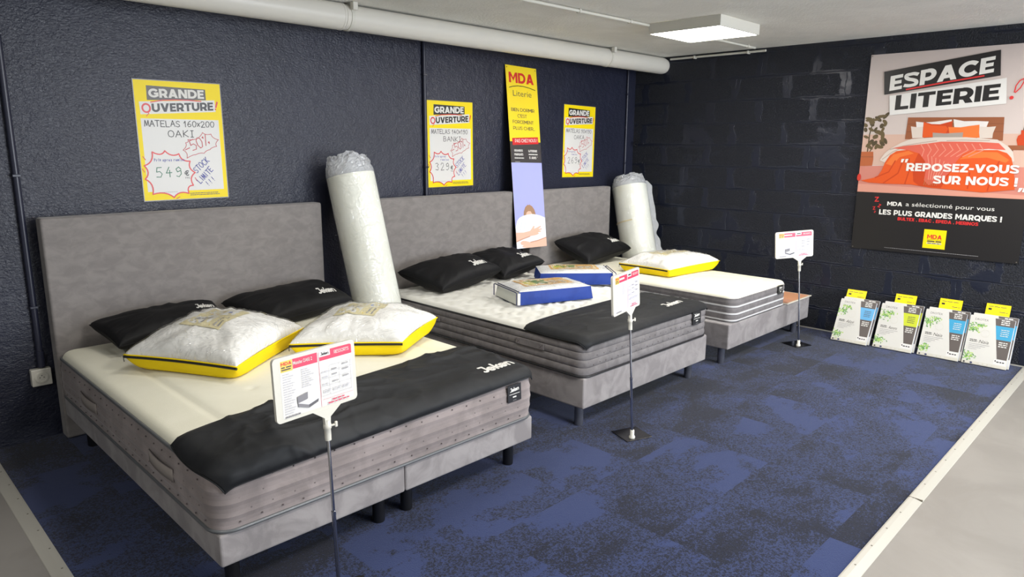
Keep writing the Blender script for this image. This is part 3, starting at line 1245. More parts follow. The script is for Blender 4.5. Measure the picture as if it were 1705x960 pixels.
def label_tag(root, x, z1, w, h, y, o=0.0):
    """black woven label sewn in the seam, with its print"""
    b = MB()
    b.rbox(0, w, -0.0015, 0.0015, -h, 0, M_CORDB, 0.0006, 1)
    a = Art(b, lambda u, v, hh: (u, -0.0015 - hh, v))
    script_logo(a, w * .18, -h * .42, w * .64, h * .24, M_LOGO)
    a.rect(w * .12, -h * .56, w * .88, -h * .53, M_LOGO)
    a.rect(w * .36, -h * .76, w * .62, -h * .68, M_LOGO)
    a.rect(w * .36, -h * .92, w * .62, -h * .90, M_GREYT)
    M = Matrix.Translation((x, y - 0.003, z1)) @ Matrix.Rotation(math.radians(-3), 4, 'X')
    tag(b.build('side_label', root, M), 'black woven label with white lettering')


def handle(root, x, y0, y1, z, m, hgt=0.05):
    """webbing handle sewn on the long side of a mattress"""
    b = MB()

    def f(u, v):
        s = math.sin(math.pi * u)
        return (x - 0.003 - 0.009 * s ** 0.8, y0 + (y1 - y0) * u, z + (v - 0.5) * hgt)
    b.grid(f, 14, 2, m, True)
    o = b.build('handle', root)
    e = MB()
    e.tube([f(k / 14, 1.0) for k in range(15)], 0.0022, M_DOT, 6)
    e.tube([f(0, 1.0), f(0, 0.0)], 0.0022, M_DOT, 6)
    e.build('handle_stitching', o)
    sm = o.modifiers.new('solid', 'SOLIDIFY')
    sm.thickness = 0.003


M1 = Mattress(-0.006, 1.606, Y1 - 0.004, HBF - 0.024, 0.276, 0.521, 0.075, 0.035, 0.022, feat1)
M2 = Mattress(2.108, 3.474, Y2 - 0.002, HBF - 0.024, 0.327, 0.546, 0.06, 0.03, 0.016, feat2)
M3 = Mattress(3.882, 4.786, Y3 + 0.002, HBF - 0.024, 0.335, 0.541, 0.07, 0.03, 0.014, feat3)


def mattresses():
    t = tag(empty('mattress'), 'cream-topped mattress with dimpled mauve-grey sides on the nearest bed', 'mattress', 'mattresses on the display beds')
    prof = [(0.2765, -0.012), (0.283, -0.002)]
    for k in range(13):
        q = k / 12
        prof.append((0.288 + 0.198 * q, 0.002 + 0.009 * math.sin(math.pi * q) + 0.0022 * math.cos(2 * math.pi * q * 4)))
    M1.side(prof, M_VELVET2, t, dots=((0.312, 0.355, 0.40, 0.455), 0.085, 0.009))
    M1.topmesh(M_TICK, t)
    M1.piping(0.283, 0.004, 0.0075, M_CORDG, t)
    M1.piping(0.492, 0.003, 0.0075, M_CORDG, t)
    label_tag(t, 1.40, 0.484, 0.092, 0.085, Y1 - 0.016)
    handle(t, M1.x0 - 0.008, -0.84, -0.585, 0.385, M_STRAP)
    handle(t, M1.x0 - 0.008, -1.80, -1.545, 0.388, M_STRAP)
    t = tag(empty('mattress'), 'white quilted mattress with ridged grey sides on the middle bed', 'mattress', 'mattresses on the display beds')
    prof = [(0.3275, -0.012), (0.333, -0.003)]
    for k in range(33):
        q = k / 32
        prof.append((0.338 + 0.182 * q, 0.0005 + 0.0065 * abs(math.sin(math.pi * q * 4.0)) ** 0.6))
    M2.side(prof, M_DGREY, t, dots=((0.40, 0.452), 0.06, 0.0085))
    M2.topmesh(M_TICKW, t)
    M2.piping(0.333, 0.003, 0.006, M_CORDB, t)
    M2.piping(0.523, 0.002, 0.006, M_CORDB, t)
    label_tag(t, 3.25, 0.528, 0.105, 0.09, Y2 - 0.012)
    for y in (-0.70, -1.66):
        b = MB()
        x = M2.x0 - 0.011
        b.rbox(x - 0.004, x + 0.003, y - 0.115, y + 0.115, 0.435, 0.477, M_DGREY, 0.002, 1)
        for s_ in (-1, 1):
            yc = y + s_ * 0.092
            for p, q in (((yc - .015, .442), (yc + .015, .47)), ((yc + .015, .442), (yc - .015, .47))):
                b.tube([(x - 0.0045, p[0], p[1]), (x - 0.0045, q[0], q[1])], 0.0014, M_DOT, 6)
        b.build('handle', t)
    t = tag(empty('mattress'), 'narrow cream mattress with white-banded grey sides on the farthest bed', 'mattress', 'mattresses on the display beds')
    prof = [(0.3355, -0.01), (0.341, 0.0), (0.346, 0.004), (0.350, 0.005), (0.354, 0.001)]
    prof += [(0.372, 0.004), (0.393, 0.002), (0.3945, 0.006), (0.404, 0.006), (0.4055, 0.001), (0.43, 0.005), (0.449, 0.002), (0.4505, 0.006), (0.460, 0.006), (0.4615, 0.001),
             (0.485, 0.005), (0.505, 0.002), (0.511, 0.0)]
    M3.side(prof, M_DGREY, t, bands=((0.336, 0.354), (0.3935, 0.405), (0.4495, 0.461)), band_m=M_WHITEBAND)
    M3.topmesh(M_TICK, t)
    M3.piping(0.512, 0.0, 0.0045, M_DGREY, t)
    label_tag(t, 4.59, 0.525, 0.085, 0.072, Y3 - 0.008)


mattresses()


# ------------------------------------------------------------------ throws (bed runners)
def throw(mt, yb0, yb1, front0, front1, side, label, logo, seed, amp):
    """a cloth laid flat in X, Y and wrapped round the rounded edges and corners of a mattress"""
    t = tag(empty('bed_runner'), label, 'bed runner', 'charcoal bed runners')
    rc, r = mt.rc, mt.rr + 0.008

    def wr(x, y):
        q = Vector((x * 3.0 + y * 2.5, y * 6.0 - x * 2.2, seed))
        n = noise.noise(q)
        n2 = noise.noise(Vector((x * 9 + y * 6, y * 13 - x * 5, seed + 4)))
        m = min(1.0, max(0.0, noise.noise(Vector((x * 1.4, y * 1.5, seed + 9))) * 1.4 + 0.75)) * (1.15 - 0.45 * (x - mt.x0) / (mt.x1 - mt.x0))
        r1 = (1 - abs(noise.noise(Vector((x * 3.6 + y * 6 + 0.4 * n, y * 7.5 - x * 3.0, seed + 2)))) * 2.0)
        r2 = (1 - abs(noise.noise(Vector((x * 9 + y * 10 + 0.5 * n, y * 12 - x * 7.0, seed + 7)))) * 2.0)
        calm = 1 - math.exp(-((x - logo[0] - logo[2] / 2) / 0.17) ** 4 - ((y - logo[1] - logo[3] / 2) / 0.09) ** 4)
        return amp * (0.15 + 0.85 * calm) * max(0.0, 0.6 + 0.7 * n + 0.15 * n2 + 1.2 * m * max(0.0, r1) ** 2.5 + 0.45 * m * max(0.0, r2) ** 3)

    def S(X, Y, off=0.0):
        cx = min(max(X, mt.x0 + rc), mt.x1 - rc)
        cy = max(Y, mt.y0 + rc)
        a, b = X - cx, Y - cy
        d = math.hypot(a, b)
        dd = rc - d if d > 0 else min(X - mt.x0, mt.x1 - X, Y - mt.y0)
        zt = mt.z1 + 0.0095 + mt.crown * (1 - math.exp(-max(dd, 0) / 0.13))
        if d <= rc - r:
            return Vector((X, Y, zt + off))
        ux, uy = a / d, b / d
        e = d - (rc - r)
        an = min(e / r, math.pi / 2)
        rest = max(0.0, e - r * math.pi / 2)
        hr = (rc - r) + (r + 0.016 + off) * math.sin(an)
        return Vector((cx + ux * hr, cy + uy * hr, zt - r + (r + off) * math.cos(an) - rest))

    def XY(u, v):
        xl = mt.x0 + side[0] - side[1] * math.sin(math.pi * min(1.0, v * 1.0)) + side[2] * v
        xr = mt.x1 - side[0] + 0.3 * side[1] * math.sin(math.pi * v)
        yb = yb0 + (yb1 - yb0) * u
        yf = mt.y0 + front0 + (front1 - front0) * u ** 0.8
        return xl + (xr - xl) * u, yb + (yf - yb) * v

    def P(u, v, off=0.0):
        X, Y = XY(u, v)
        fade = min(1, v / 0.08) * min(1, u / 0.03) * min(1, (1 - u) / 0.03) * min(1, (1 - v) / 0.05)
        return S(X, Y, off + wr(X, Y) * fade)
    b = MB()
    b.grid(lambda u, v: P(u, v), 150, 76, M_THROW, True)
    o = b.build('cloth', t)
    sm = o.modifiers.new('solid', 'SOLIDIFY')
    sm.thickness = 0.003
    sm.offset = -1
    b = MB()
    path = [P(u / 60, 0, 0.002) for u in range(61)] + [P(1, v / 30, 0.002) for v in range(1, 31)] + [P(1 - u / 60, 1, 0.002) for u in range(1, 61)] + [P(0, 1 - v / 30, 0.002) for v in range(1, 30)]
    b.tube(path, 0.0032, M_THROW, 6, closed=True)
    b.build('hem', t)
    lx, ly, lw, lh = logo
    b = MB()
    a = Art(b, lambda u, v, h: S(lx + u, ly + v, 0.0045 + h + wr(lx + u, ly + v)))
    script_logo(a, 0, 0, lw, lh, M_LOGO)
    tag(b.build('printed_lettering', t), 'white printed lettering')


throw(M1, -1.80, -1.655, -0.062, -0.012, (-0.002, 0.024, 0.008), 'charcoal bed runner across the foot of the nearest mattress',
      (1.335, -2.085, 0.215, 0.075), 3.3, 0.015)
throw(M2, -1.61, -1.575, -0.022, -0.006, (-0.002, 0.006, 0.0), 'charcoal bed runner across the foot of the middle mattress',
      (3.12, -1.97, 0.21, 0.065), 11.1, 0.005)


# ------------------------------------------------------------------ pillows
class Cushion:
    """a stuffed rectangle hung between four corner points F(-1,-1) R(1,-1) B(1,1) L(-1,1)"""

    def __init__(s, F, R, B, L, up, dn, zmin, pinch=0.06, pw=0.5, seed=0.0, wr=0.004, flatb=False):
        s.F, s.R, s.B, s.L = (Vector(p) for p in (F, R, B, L))
        s.n = ((s.R - s.F) + (s.B - s.L)).cross((s.L - s.F) + (s.B - s.R)).normalized()
        s.calm = None
        s.up, s.dn, s.zmin, s.pinch, s.pw, s.seed, s.wr, s.flatb = up, dn, zmin, pinch, pw, seed, wr, flatb

    def mid(s, u, v):
        pu = u * (1 - s.pinch * (1 - v * v) * abs(u))
        pv = v * (1 - s.pinch * (1 - u * u) * abs(v))
        a, b = (1 + pu) / 2, (1 + pv) / 2
        return s.F * (1 - a) * (1 - b) + s.R * a * (1 - b) + s.B * a * b + s.L * (1 - a) * b

    def f(s, u, v):
        return max(0.0, (1 - u * u) * (1 - v * v)) ** s.pw

    def wrinkle(s, u, v):
        r = max(abs(u), abs(v))
        th = math.atan2(v, u)
        n = noise.noise(Vector((math.cos(th) * 5, math.sin(th) * 5, s.seed + r * 1.2)))
        n2 = noise.noise(Vector((u * 2.2, v * 2.2, s.seed + 5)))
        rad = noise.noise(Vector((math.cos(th) * 11, math.sin(th) * 11, s.seed + r * .6)))
        k = 1.0
        if s.calm:
            k = 1 - 0.95 * math.exp(-((u - s.calm[0]) / 0.34) ** 4 - ((v - s.calm[1]) / 0.34) ** 4)
        return k * s.wr * (n * r * 1.8 + rad * r * 1.1 + n2 * 1.5) * min(1.0, 6 * (1 - r))

    def top(s, u, v, h=0.0):
        p = s.mid(u, v) + s.n * (s.up * s.f(u, v) + s.wrinkle(u, v) + h)
        return p if p.z > s.zmin + 0.004 else Vector((p.x, p.y, s.zmin + 0.004 + h))

    def bot(s, u, v):
        g = s.f(u, v)
        if s.flatb:
            g = min(1.0, g * 3.0)
        p = s.mid(u, v) - s.n * (s.dn * g)
        if p.z < s.zmin:
            p.z = s.zmin
        return p

    def shell(s, mb, m_top, m_bot, n=44):
        def sp(t):
            x = 2 * t - 1
            return math.sin(x * math.pi / 2) * 0.6 + x * 0.4
        if m_top:
            mb.grid(lambda a, b: s.top(sp(a), sp(b)), n, n, m_top, True)
        if m_bot:
            mb.grid(lambda a, b: s.bot(sp(a), sp(b)), n, n, m_bot, True, True)

    def border(s, k=30):
        q = [(-1 + 2 * i / k, -1) for i in range(k)] + [(1, -1 + 2 * i / k) for i in range(k)] + [(1 - 2 * i / k, 1) for i in range(k)] + [(-1, 1 - 2 * i / k) for i in range(k)]
        return [s.mid(u, v) for u, v in q]


def black_pillow(F, R, B, L, zmin, label, logo, seed, up=0.085, dn=0.075):
    c = Cushion(F, R, B, L, up, dn, zmin, 0.05, 0.31, seed, 0.007)
    if logo:
        c.calm = (logo[0] + logo[2] / 2, logo[1] + logo[3] / 2)
    t = tag(empty('pillow', (0, 0, 0)), label, 'pillow', 'black pillows on the beds')
    b = MB()
    c.shell(b, M_BLACKF, M_BLACKF)
    b.build('pillow_cover', t)
    b = MB()
    b.tube(c.border(), 0.0035, M_BLACKF, 6, closed=True)
    b.build('seam', t)
    if logo:
        u0, v0, w, h, rot = logo
        b = MB()
        a = Art(b, lambda u, v, hh: c.top(u, v, 0.0015 + hh))
        script_logo(a, u0, v0, w, h, M_LOGO)
        tag(b.build('printed_lettering', t), 'white printed lettering')


ZP1, ZP2, ZP3 = 0.549, 0.571, 0.558
black_pillow((0.175, -0.58, 0.595), (0.80, -0.46, 0.62), (0.82, -0.20, 0.665), (0.145, -0.205, 0.648), ZP1,
             'black pillow at the left of the nearest headboard, behind a yellow-sided bag', (0.50, -0.40, 0.36, 0.40, 0), 1.0, 0.08, 0.08)
black_pillow((0.91, -0.64, 0.585), (1.60, -0.53, 0.615), (1.57, -0.19, 0.69), (0.87, -0.20, 0.655), ZP1,
             'black pillow against the nearest headboard, beside the tall foam roll', (0.36, -0.66, 0.40, 0.36, 0), 2.0, 0.09, 0.08)
black_pillow((2.97, -0.56, 0.60), (3.40, -0.60, 0.68), (3.30, -0.215, 0.755), (2.89, -0.21, 0.73), ZP2,
             'black pillow on the middle bed, half tucked behind its twin, under the hanging banner', (0.25, -0.62, 0.52, 0.36, 0), 4.0, 0.075, 0.10)
black_pillow((2.28, -0.63, 0.60), (2.93, -0.57, 0.665), (2.80, -0.30, 0.77), (2.18, -0.23, 0.69), ZP2,
             'front black pillow on the middle bed, with full white lettering, nearer the first roll', (0.26, -0.64, 0.46, 0.40, 0), 3.0, 0.085, 0.11)
black_pillow((4.02, -0.575, 0.60), (4.66, -0.58, 0.665), (4.60, -0.21, 0.775), (3.96, -0.215, 0.755), ZP3,
             'single black pillow on the farthest, narrowest mattress', (0.36, -0.58, 0.40, 0.36, 0), 5.0, 0.085, 0.11)


def bagged_pillow(F, R, B, L, zmin, label, seed, up=0.125, zlen=1.0):
    c = Cushion(F, R, B, L, up, 0.07, zmin, 0.045, 0.36, seed, 0.010, True)
    t = tag(empty('bagged_pillow', (0, 0, 0)), label, 'pillow', 'white pillows in yellow-sided bags')
    b = MB()
    c.shell(b, None, M_YELLOW)
    b.tube(c.border(), 0.004, M_YELLOW, 6, closed=True)
    tag(b.build('yellow_side', t), 'yellow fabric side of the bag')
    b = MB()
    ci = Cushion(c.F, c.R, c.B, c.L, up - 0.006, 0.0, zmin, 0.075, 0.39, seed, 0.010)
    ci.shell(b, M_PILLOWW, None)
    tag(b.build('white_pillow', t), 'white pillow inside the clear bag')
    b = MB()
    c.shell(b, M_FILM, None, 56)
    tag(b.build('clear_film', t), 'clear plastic top of the bag')
    b = MB()
    path = [c.mid(-1.0, v) - Vector((0, 0, 0.008)) + Vector((-0.002, -0.002, 0)) for v in [1 - 2 * zlen * i / 30 for i in range(31)]]
    b.tube(path, 0.0065, M_ZIP, 8)
    b.tube([path[0], path[0] + Vector((-0.002, -0.002, -0.012)), path[0] + Vector((0, 0, -0.025))], 0.0018, M_ZIP, 6)
    tag(b.build('zipper', t), 'black zipper')
    b = MB()
    a = Art(b, lambda u, v, h: ci.top(u, v, 0.0025 + h))
    beige = flat('card_beige', srgb(222, 212, 170), 0.35)
    pale = flat('card_pale', srgb(226, 226, 222), 0.35)
    a.gridrect(-0.44, -0.30, 0.44, 0.46, beige, 10)
    a.gridrect(-0.36, 0.0, 0.05, 0.40, pale, 8)
    a.gridrect(0.08, -0.18, 0.36, 0.40, pale, 8)
    for k, (uu, vv, cc) in enumerate(((0.15, 0.28, (210, 170, 60)), (0.28, 0.30, (90, 140, 90)), (0.15, 0.12, (200, 120, 60)), (0.27, 0.10, (190, 170, 60)), (0.22, -0.06, (90, 110, 180)))):
        a.ell(uu, vv, 0.035, 0.035, flat('card_dot_%d' % k, srgb(*cc), 0.4), 10)
    for k in range(3):
        a.greek(-0.32, 0.30 - 0.1 * k, 0.34, 0.045, M_GREYT, seed * 7 + k)
    a.line([(-0.36, -0.07), (0.03, -0.07)], 0.02, M_YEL)
    for k in range(2):
        a.greek(-0.36, -0.16 - 0.08 * k, 0.36, 0.03, M_GREYT, seed * 9 + k)
    tag(b.build('insert_card', t), 'printed card under the clear film')


bagged_pillow((0.429, -1.39, 0.62), (0.992, -0.977, 0.622), (0.68, -0.50, 0.68), (0.124, -0.835, 0.622), ZP1,
              'yellow-sided clear bag with a white pillow, left one on the nearest mattress', 1)
bagged_pillow((1.208, -1.596, 0.624), (1.634, -1.356, 0.64), (1.30, -0.78, 0.63), (0.778, -1.218, 0.62), ZP1,
              'yellow-sided clear bag with a white pillow, behind the nearest price sign', 2)
bagged_pillow((4.093, -1.367, 0.618), (4.79, -1.44, 0.632), (4.80, -0.93, 0.63), (4.075, -0.870, 0.622), ZP3,
              'yellow-sided clear bag with a white pillow on the farthest mattress', 3, 0.10, 0.95)


# ------------------------------------------------------------------ duvets in blue bags
def duvet_bag(FL, yaw, Lx, Ly, H, z0, end, label, seed):
    t = tag(empty('bagged_duvet', (FL[0], FL[1], z0), (0, 0, math.radians(yaw))), label, 'duvet', 'duvets in blue bags')

    def topz(u, v):
        g = max(0.0, (1 - (2 * u - 1) ** 4) * (1 - (2 * v - 1) ** 4))
        return H + 0.020 * g ** 0.6 + 0.004 * noise.noise(Vector((u * 7, v * 5, seed))) * min(1, g * 3)
    ins = 0.012

    def tp(u, v, h=0.0):
        return Vector((ins + (Lx - 2 * ins) * u, ins + (Ly - 2 * ins) * v, topz(u, v) + h))

    def sidewall(b, p, q, m):
        # p, q: bottom corners; bulging wall up to the inset top edge
        def f(u, v):
            base = Vector((p[0] + (q[0] - p[0]) * u, p[1] + (q[1] - p[1]) * u, 0))
            c = Vector((Lx / 2, Ly / 2, 0))
            tu = (base.x / Lx, base.y / Ly)
            top = tp(min(max(tu[0], 0), 1), min(max(tu[1], 0), 1))
            nrm = Vector((q[1] - p[1], -(q[0] - p[0]), 0)).normalized()
            w_ = math.sin(math.pi * v) * (0.008 + 0.006 * noise.noise(Vector((u * 5, v * 2, seed + 3)))) * min(1, 8 * u, 8 * (1 - u))
            return base.lerp(top, v) + nrm * w_
        b.grid(f, 30, 8, m, True)
    b = MB()
    cs = [(0, 0), (Lx, 0), (Lx, Ly), (0, Ly)]
    for k in range(4):
        if (end == 'left' and k == 3) or (end == 'right' and k == 1):
            continue
        sidewall(b, cs[k], cs[(k + 1) % 4], M_BLUE)
    b.add([(x, y, 0.0) for x, y in cs][::-1], [(0, 1, 2, 3)], M_BLUE)
    tag(b.build('blue_side', t), 'blue fabric sides')
    b = MB()
    k = 3 if end == 'left' else 1
    sidewall(b, cs[k], cs[(k + 1) % 4], M_CLEAREND)
    x = 0.0 if end == 'left' else Lx
    s_ = -1 if end == 'left' else 1
    tag(b.build('clear_end', t), 'clear plastic end panel')
    b = MB()
    b.grid(lambda u, v: tp(u, v), 30, 24, M_QUILT, True)
    tag(b.build('white_top', t), 'white quilt under the clear lid')
    b = MB()
    b.grid(lambda u, v: tp(u, v, 0.004), 30, 24, M_FILM, True)
    tag(b.build('clear_film', t), 'clear plastic lid')
    b = MB()
    e = 0.012
    b.tube([(x + s_ * e, 0, 0.004), (x + s_ * e, 0.0, H * 0.96), (x + s_ * e, 0.02, H), (x + s_ * e, Ly - 0.02, H), (x + s_ * e, Ly, H * 0.96), (x + s_ * e, Ly, 0.004)], 0.0035, M_NAVYT, 7)
    b.tube([tp(0 if end == 'left' else 1, v / 12, 0.003) for v in range(13)], 0.003, M_NAVYT, 7)
    b.rbox(x - 0.012 if s_ > 0 else x - 0.008, x + 0.008 if s_ > 0 else x + 0.012, -0.010, -0.006, 0.004, H * 0.95, M_LOGO, 0.001, 1)
    tag(b.build('piping', t), 'navy and white edge binding')
    b = MB()
    a = Art(b, lambda u, v, h: tp(u, v, 0.0015 + h))
    orange = flat('card_orange', srgb(226, 178, 92), 0.4)
    cream = flat('card_cream', srgb(236, 224, 196), 0.4)
    green = flat('card_green', srgb(112, 146, 70), 0.4)
    lime = flat('card_lime', srgb(214, 204, 84), 0.4)
    a.gridrect(0.16, 0.22, 0.84, 0.88, orange, 10)
    a.gridrect(0.19, 0.26, 0.81, 0.84, cream, 10)
    a.gridrect(0.30, 0.36, 0.52, 0.74, green, 8)
    a.gridrect(0.21, 0.32, 0.34, 0.60, lime, 6)
    for k in range(7):
        a.ell(0.27 + 0.04 * k, 0.62 + 0.05 * math.sin(k * 2.1), 0.03, 0.05, flat('card_leaf_%d' % (k % 3), srgb(90 + 20 * (k % 3), 140, 60), 0.4), 9)
    a.gridrect(0.38, 0.30, 0.44, 0.38, M_LOGO, 3)
    a.gridrect(0.455, 0.31, 0.50, 0.37, M_BLK, 3)
    a.gridrect(0.54, 0.60, 0.79, 0.80, orange, 6)
    for k in range(3):
        a.greek(0.55, 0.50 - 0.09 * k, 0.22, 0.035, M_DGR if k == 2 else M_GREYT, seed * 3 + k)
    tag(b.build('insert_card', t), 'printed card with green leaves')


duvet_bag((2.405, -1.262), -20.0, 0.585, 0.37, 0.088, 0.572, 'left', 'blue-sided duvet bag nearer the bed runner on the middle mattress, clear end to the left', 3)
duvet_bag((3.03, -0.88), -41.0, 0.585, 0.37, 0.088, 0.572, 'right', 'blue-sided duvet bag nearer the pillows on the middle mattress, clear end to the right', 8)


# ------------------------------------------------------------------ foam rolls
def roll(bot, top, R, ext, label, seed, flap=False, tape=False):
    p0, p1 = Vector(bot), Vector(top)
    ax = (p1 - p0).normalized()
    L = (p1 - p0).length
    M = Matrix.Translation(p0) @ ax.to_track_quat('Z', 'X').to_matrix().to_4x4()
    t = tag(empty('mattress_roll'), label, 'rolled mattress', 'rolled mattresses in plastic')
    t.matrix_world = M
    zb = R * math.hypot(ax.x, ax.y) * 1.06 / ax.z + 0.006
    b = MB()
    n = 64

    def core(u, v):
        th = 2 * math.pi * u
        r = R * (1 + 0.012 * noise.noise(Vector((math.cos(th) * 2, math.sin(th) * 2, v * 4 + seed))))
        return (r * math.cos(th), r * math.sin(th), zb + (L - zb) * v)
    b.grid(core, n, 24, M_FOAM, True)
    # spiral end
    b.add([core(i / n, 1) for i in range(n)], [tuple(range(n))], M_FOAM)
    b.add([core(i / n, 0) for i in range(n)][::-1], [tuple(range(n))], M_FOAM)
    sp = []
    for i in range(120):
        th = 0.3 * i
        rr = R * (0.05 + 0.9 * i / 120)
        sp.append((rr * math.cos(th), rr * math.sin(th), L + 0.001))
    b.tube(sp, 0.002, M_GREYT, 5)
    tag(b.build('foam_core', t), 'white rolled foam')
    b = MB()

    def wrap(u, v):
        th = 2 * math.pi * u
        r = R + 0.004 + 0.006 * max(0, noise.noise(Vector((math.cos(th) * 5, math.sin(th) * 5, v * 9 + seed))))
        return (r * math.cos(th), r * math.sin(th), zb + (L - zb) * v)
    b.grid(wrap, 96, 60, M_WRAP, True)
    tag(b.build('plastic_wrap', t), 'clear plastic wrap')
    b = MB()

    def crown(u, v):
        th = 2 * math.pi * u
        c = Vector((math.cos(th) * 3, math.sin(th) * 3, v * 5 + seed))
        nn = noise.noise(c)
        n3 = noise.noise(c * 3.1)
        r = R * (1.01 - 0.22 * v ** 1.5 + (0.10 * nn + 0.06 * n3) * v)
        z = L + ext * v * (1 + 0.42 * noise.noise(Vector((math.cos(th) * 1.1, math.sin(th) * 1.1, seed + 8))) + 0.07 * n3)
        return (r * math.cos(th), r * math.sin(th), z)
    b.grid(crown, 90, 16, M_WRAPTOP, False)

    def lid(u, v):
        th = 2 * math.pi * u
        c = Vector((math.cos(th) * 2 * v, math.sin(th) * 2 * v, seed))
        return (R * 0.95 * v * math.cos(th), R * 0.95 * v * math.sin(th), L + ext * (0.30 + 0.35 * noise.noise(c * 2.0) + 0.2 * noise.noise(c * 5)))
    b.grid(lid, 48, 14, M_WRAPTOP, False)
    tag(b.build('plastic_top', t), 'crumpled plastic gathered above the roll')
    if flap:
        b = MB()
        M2_ = M.to_3x3().inverted()
        d = (M2_ @ Vector((0.72, -0.62, 0))).normalized()   # loose fold of film on the side by the block wall
        d.z = 0
        d.normalize()

        def fl(u, v):
            w_ = 0.075 * (0.75 + 0.5 * noise.noise(Vector((v * 9, 2, seed)))) * min(1, (1 - v) * 10 + .3)
            side = Vector((-d.y, d.x, 0)) * 0.012 * math.sin(v * 25)
            p = d * (R + 0.003 + w_ * u) + side * u
            return (p.x, p.y, zb + (L + ext * 0.4 - zb) * v)
        b.grid(fl, 4, 60, M_WRAPTOP, True)
        tag(b.build('plastic_fold', t), 'loose fold of clear plastic')
    if tape:
        b = MB()
        tm = flat('old_tape', srgb(214, 200, 160), 0.4)
        za = zb + (L - zb) * 0.56

        def tp(u, v):
            th = math.radians(165) + math.radians(150) * u
            r = R + 0.009
            return (r * math.cos(th), r * math.sin(th), za + 0.012 * v + 0.01 * u)
        b.grid(tp, 30, 1, tm, True)
        tag(b.build('tape', t), 'beige tape across the wrap')


roll((1.90, -0.53, 0.0055), (1.822, -0.205, 1.41), 0.163, 0.13, 'tall white foam roll in plastic leaning between the nearest and middle beds', 2.0)
roll((5.05, -0.463, 0.335), (5.128, -0.202, 1.215), 0.174, 0.11, 'white foam roll in plastic standing at the corner by the block wall', 6.0, True, True)


# ------------------------------------------------------------------ price posters on the navy wall
def burst(cx, cy, pts, dip=0.22, n=6):
    """cartoon flash: spikes joined by inward arcs"""
    out = []
    k = len(pts)
    for i in range(k):
        p, q = Vector(pts[i]), Vector(pts[(i + 1) % k])
        mid = (p + q) / 2
        c = Vector((cx, cy))
        ctrl = mid + (c - mid) * dip * 1.4
        for j in range(n):
            s = j / n
            r = p * (1 - s) ** 2 + ctrl * 2 * s * (1 - s) + q * s * s
            out.append((r.x, r.y))
    return out


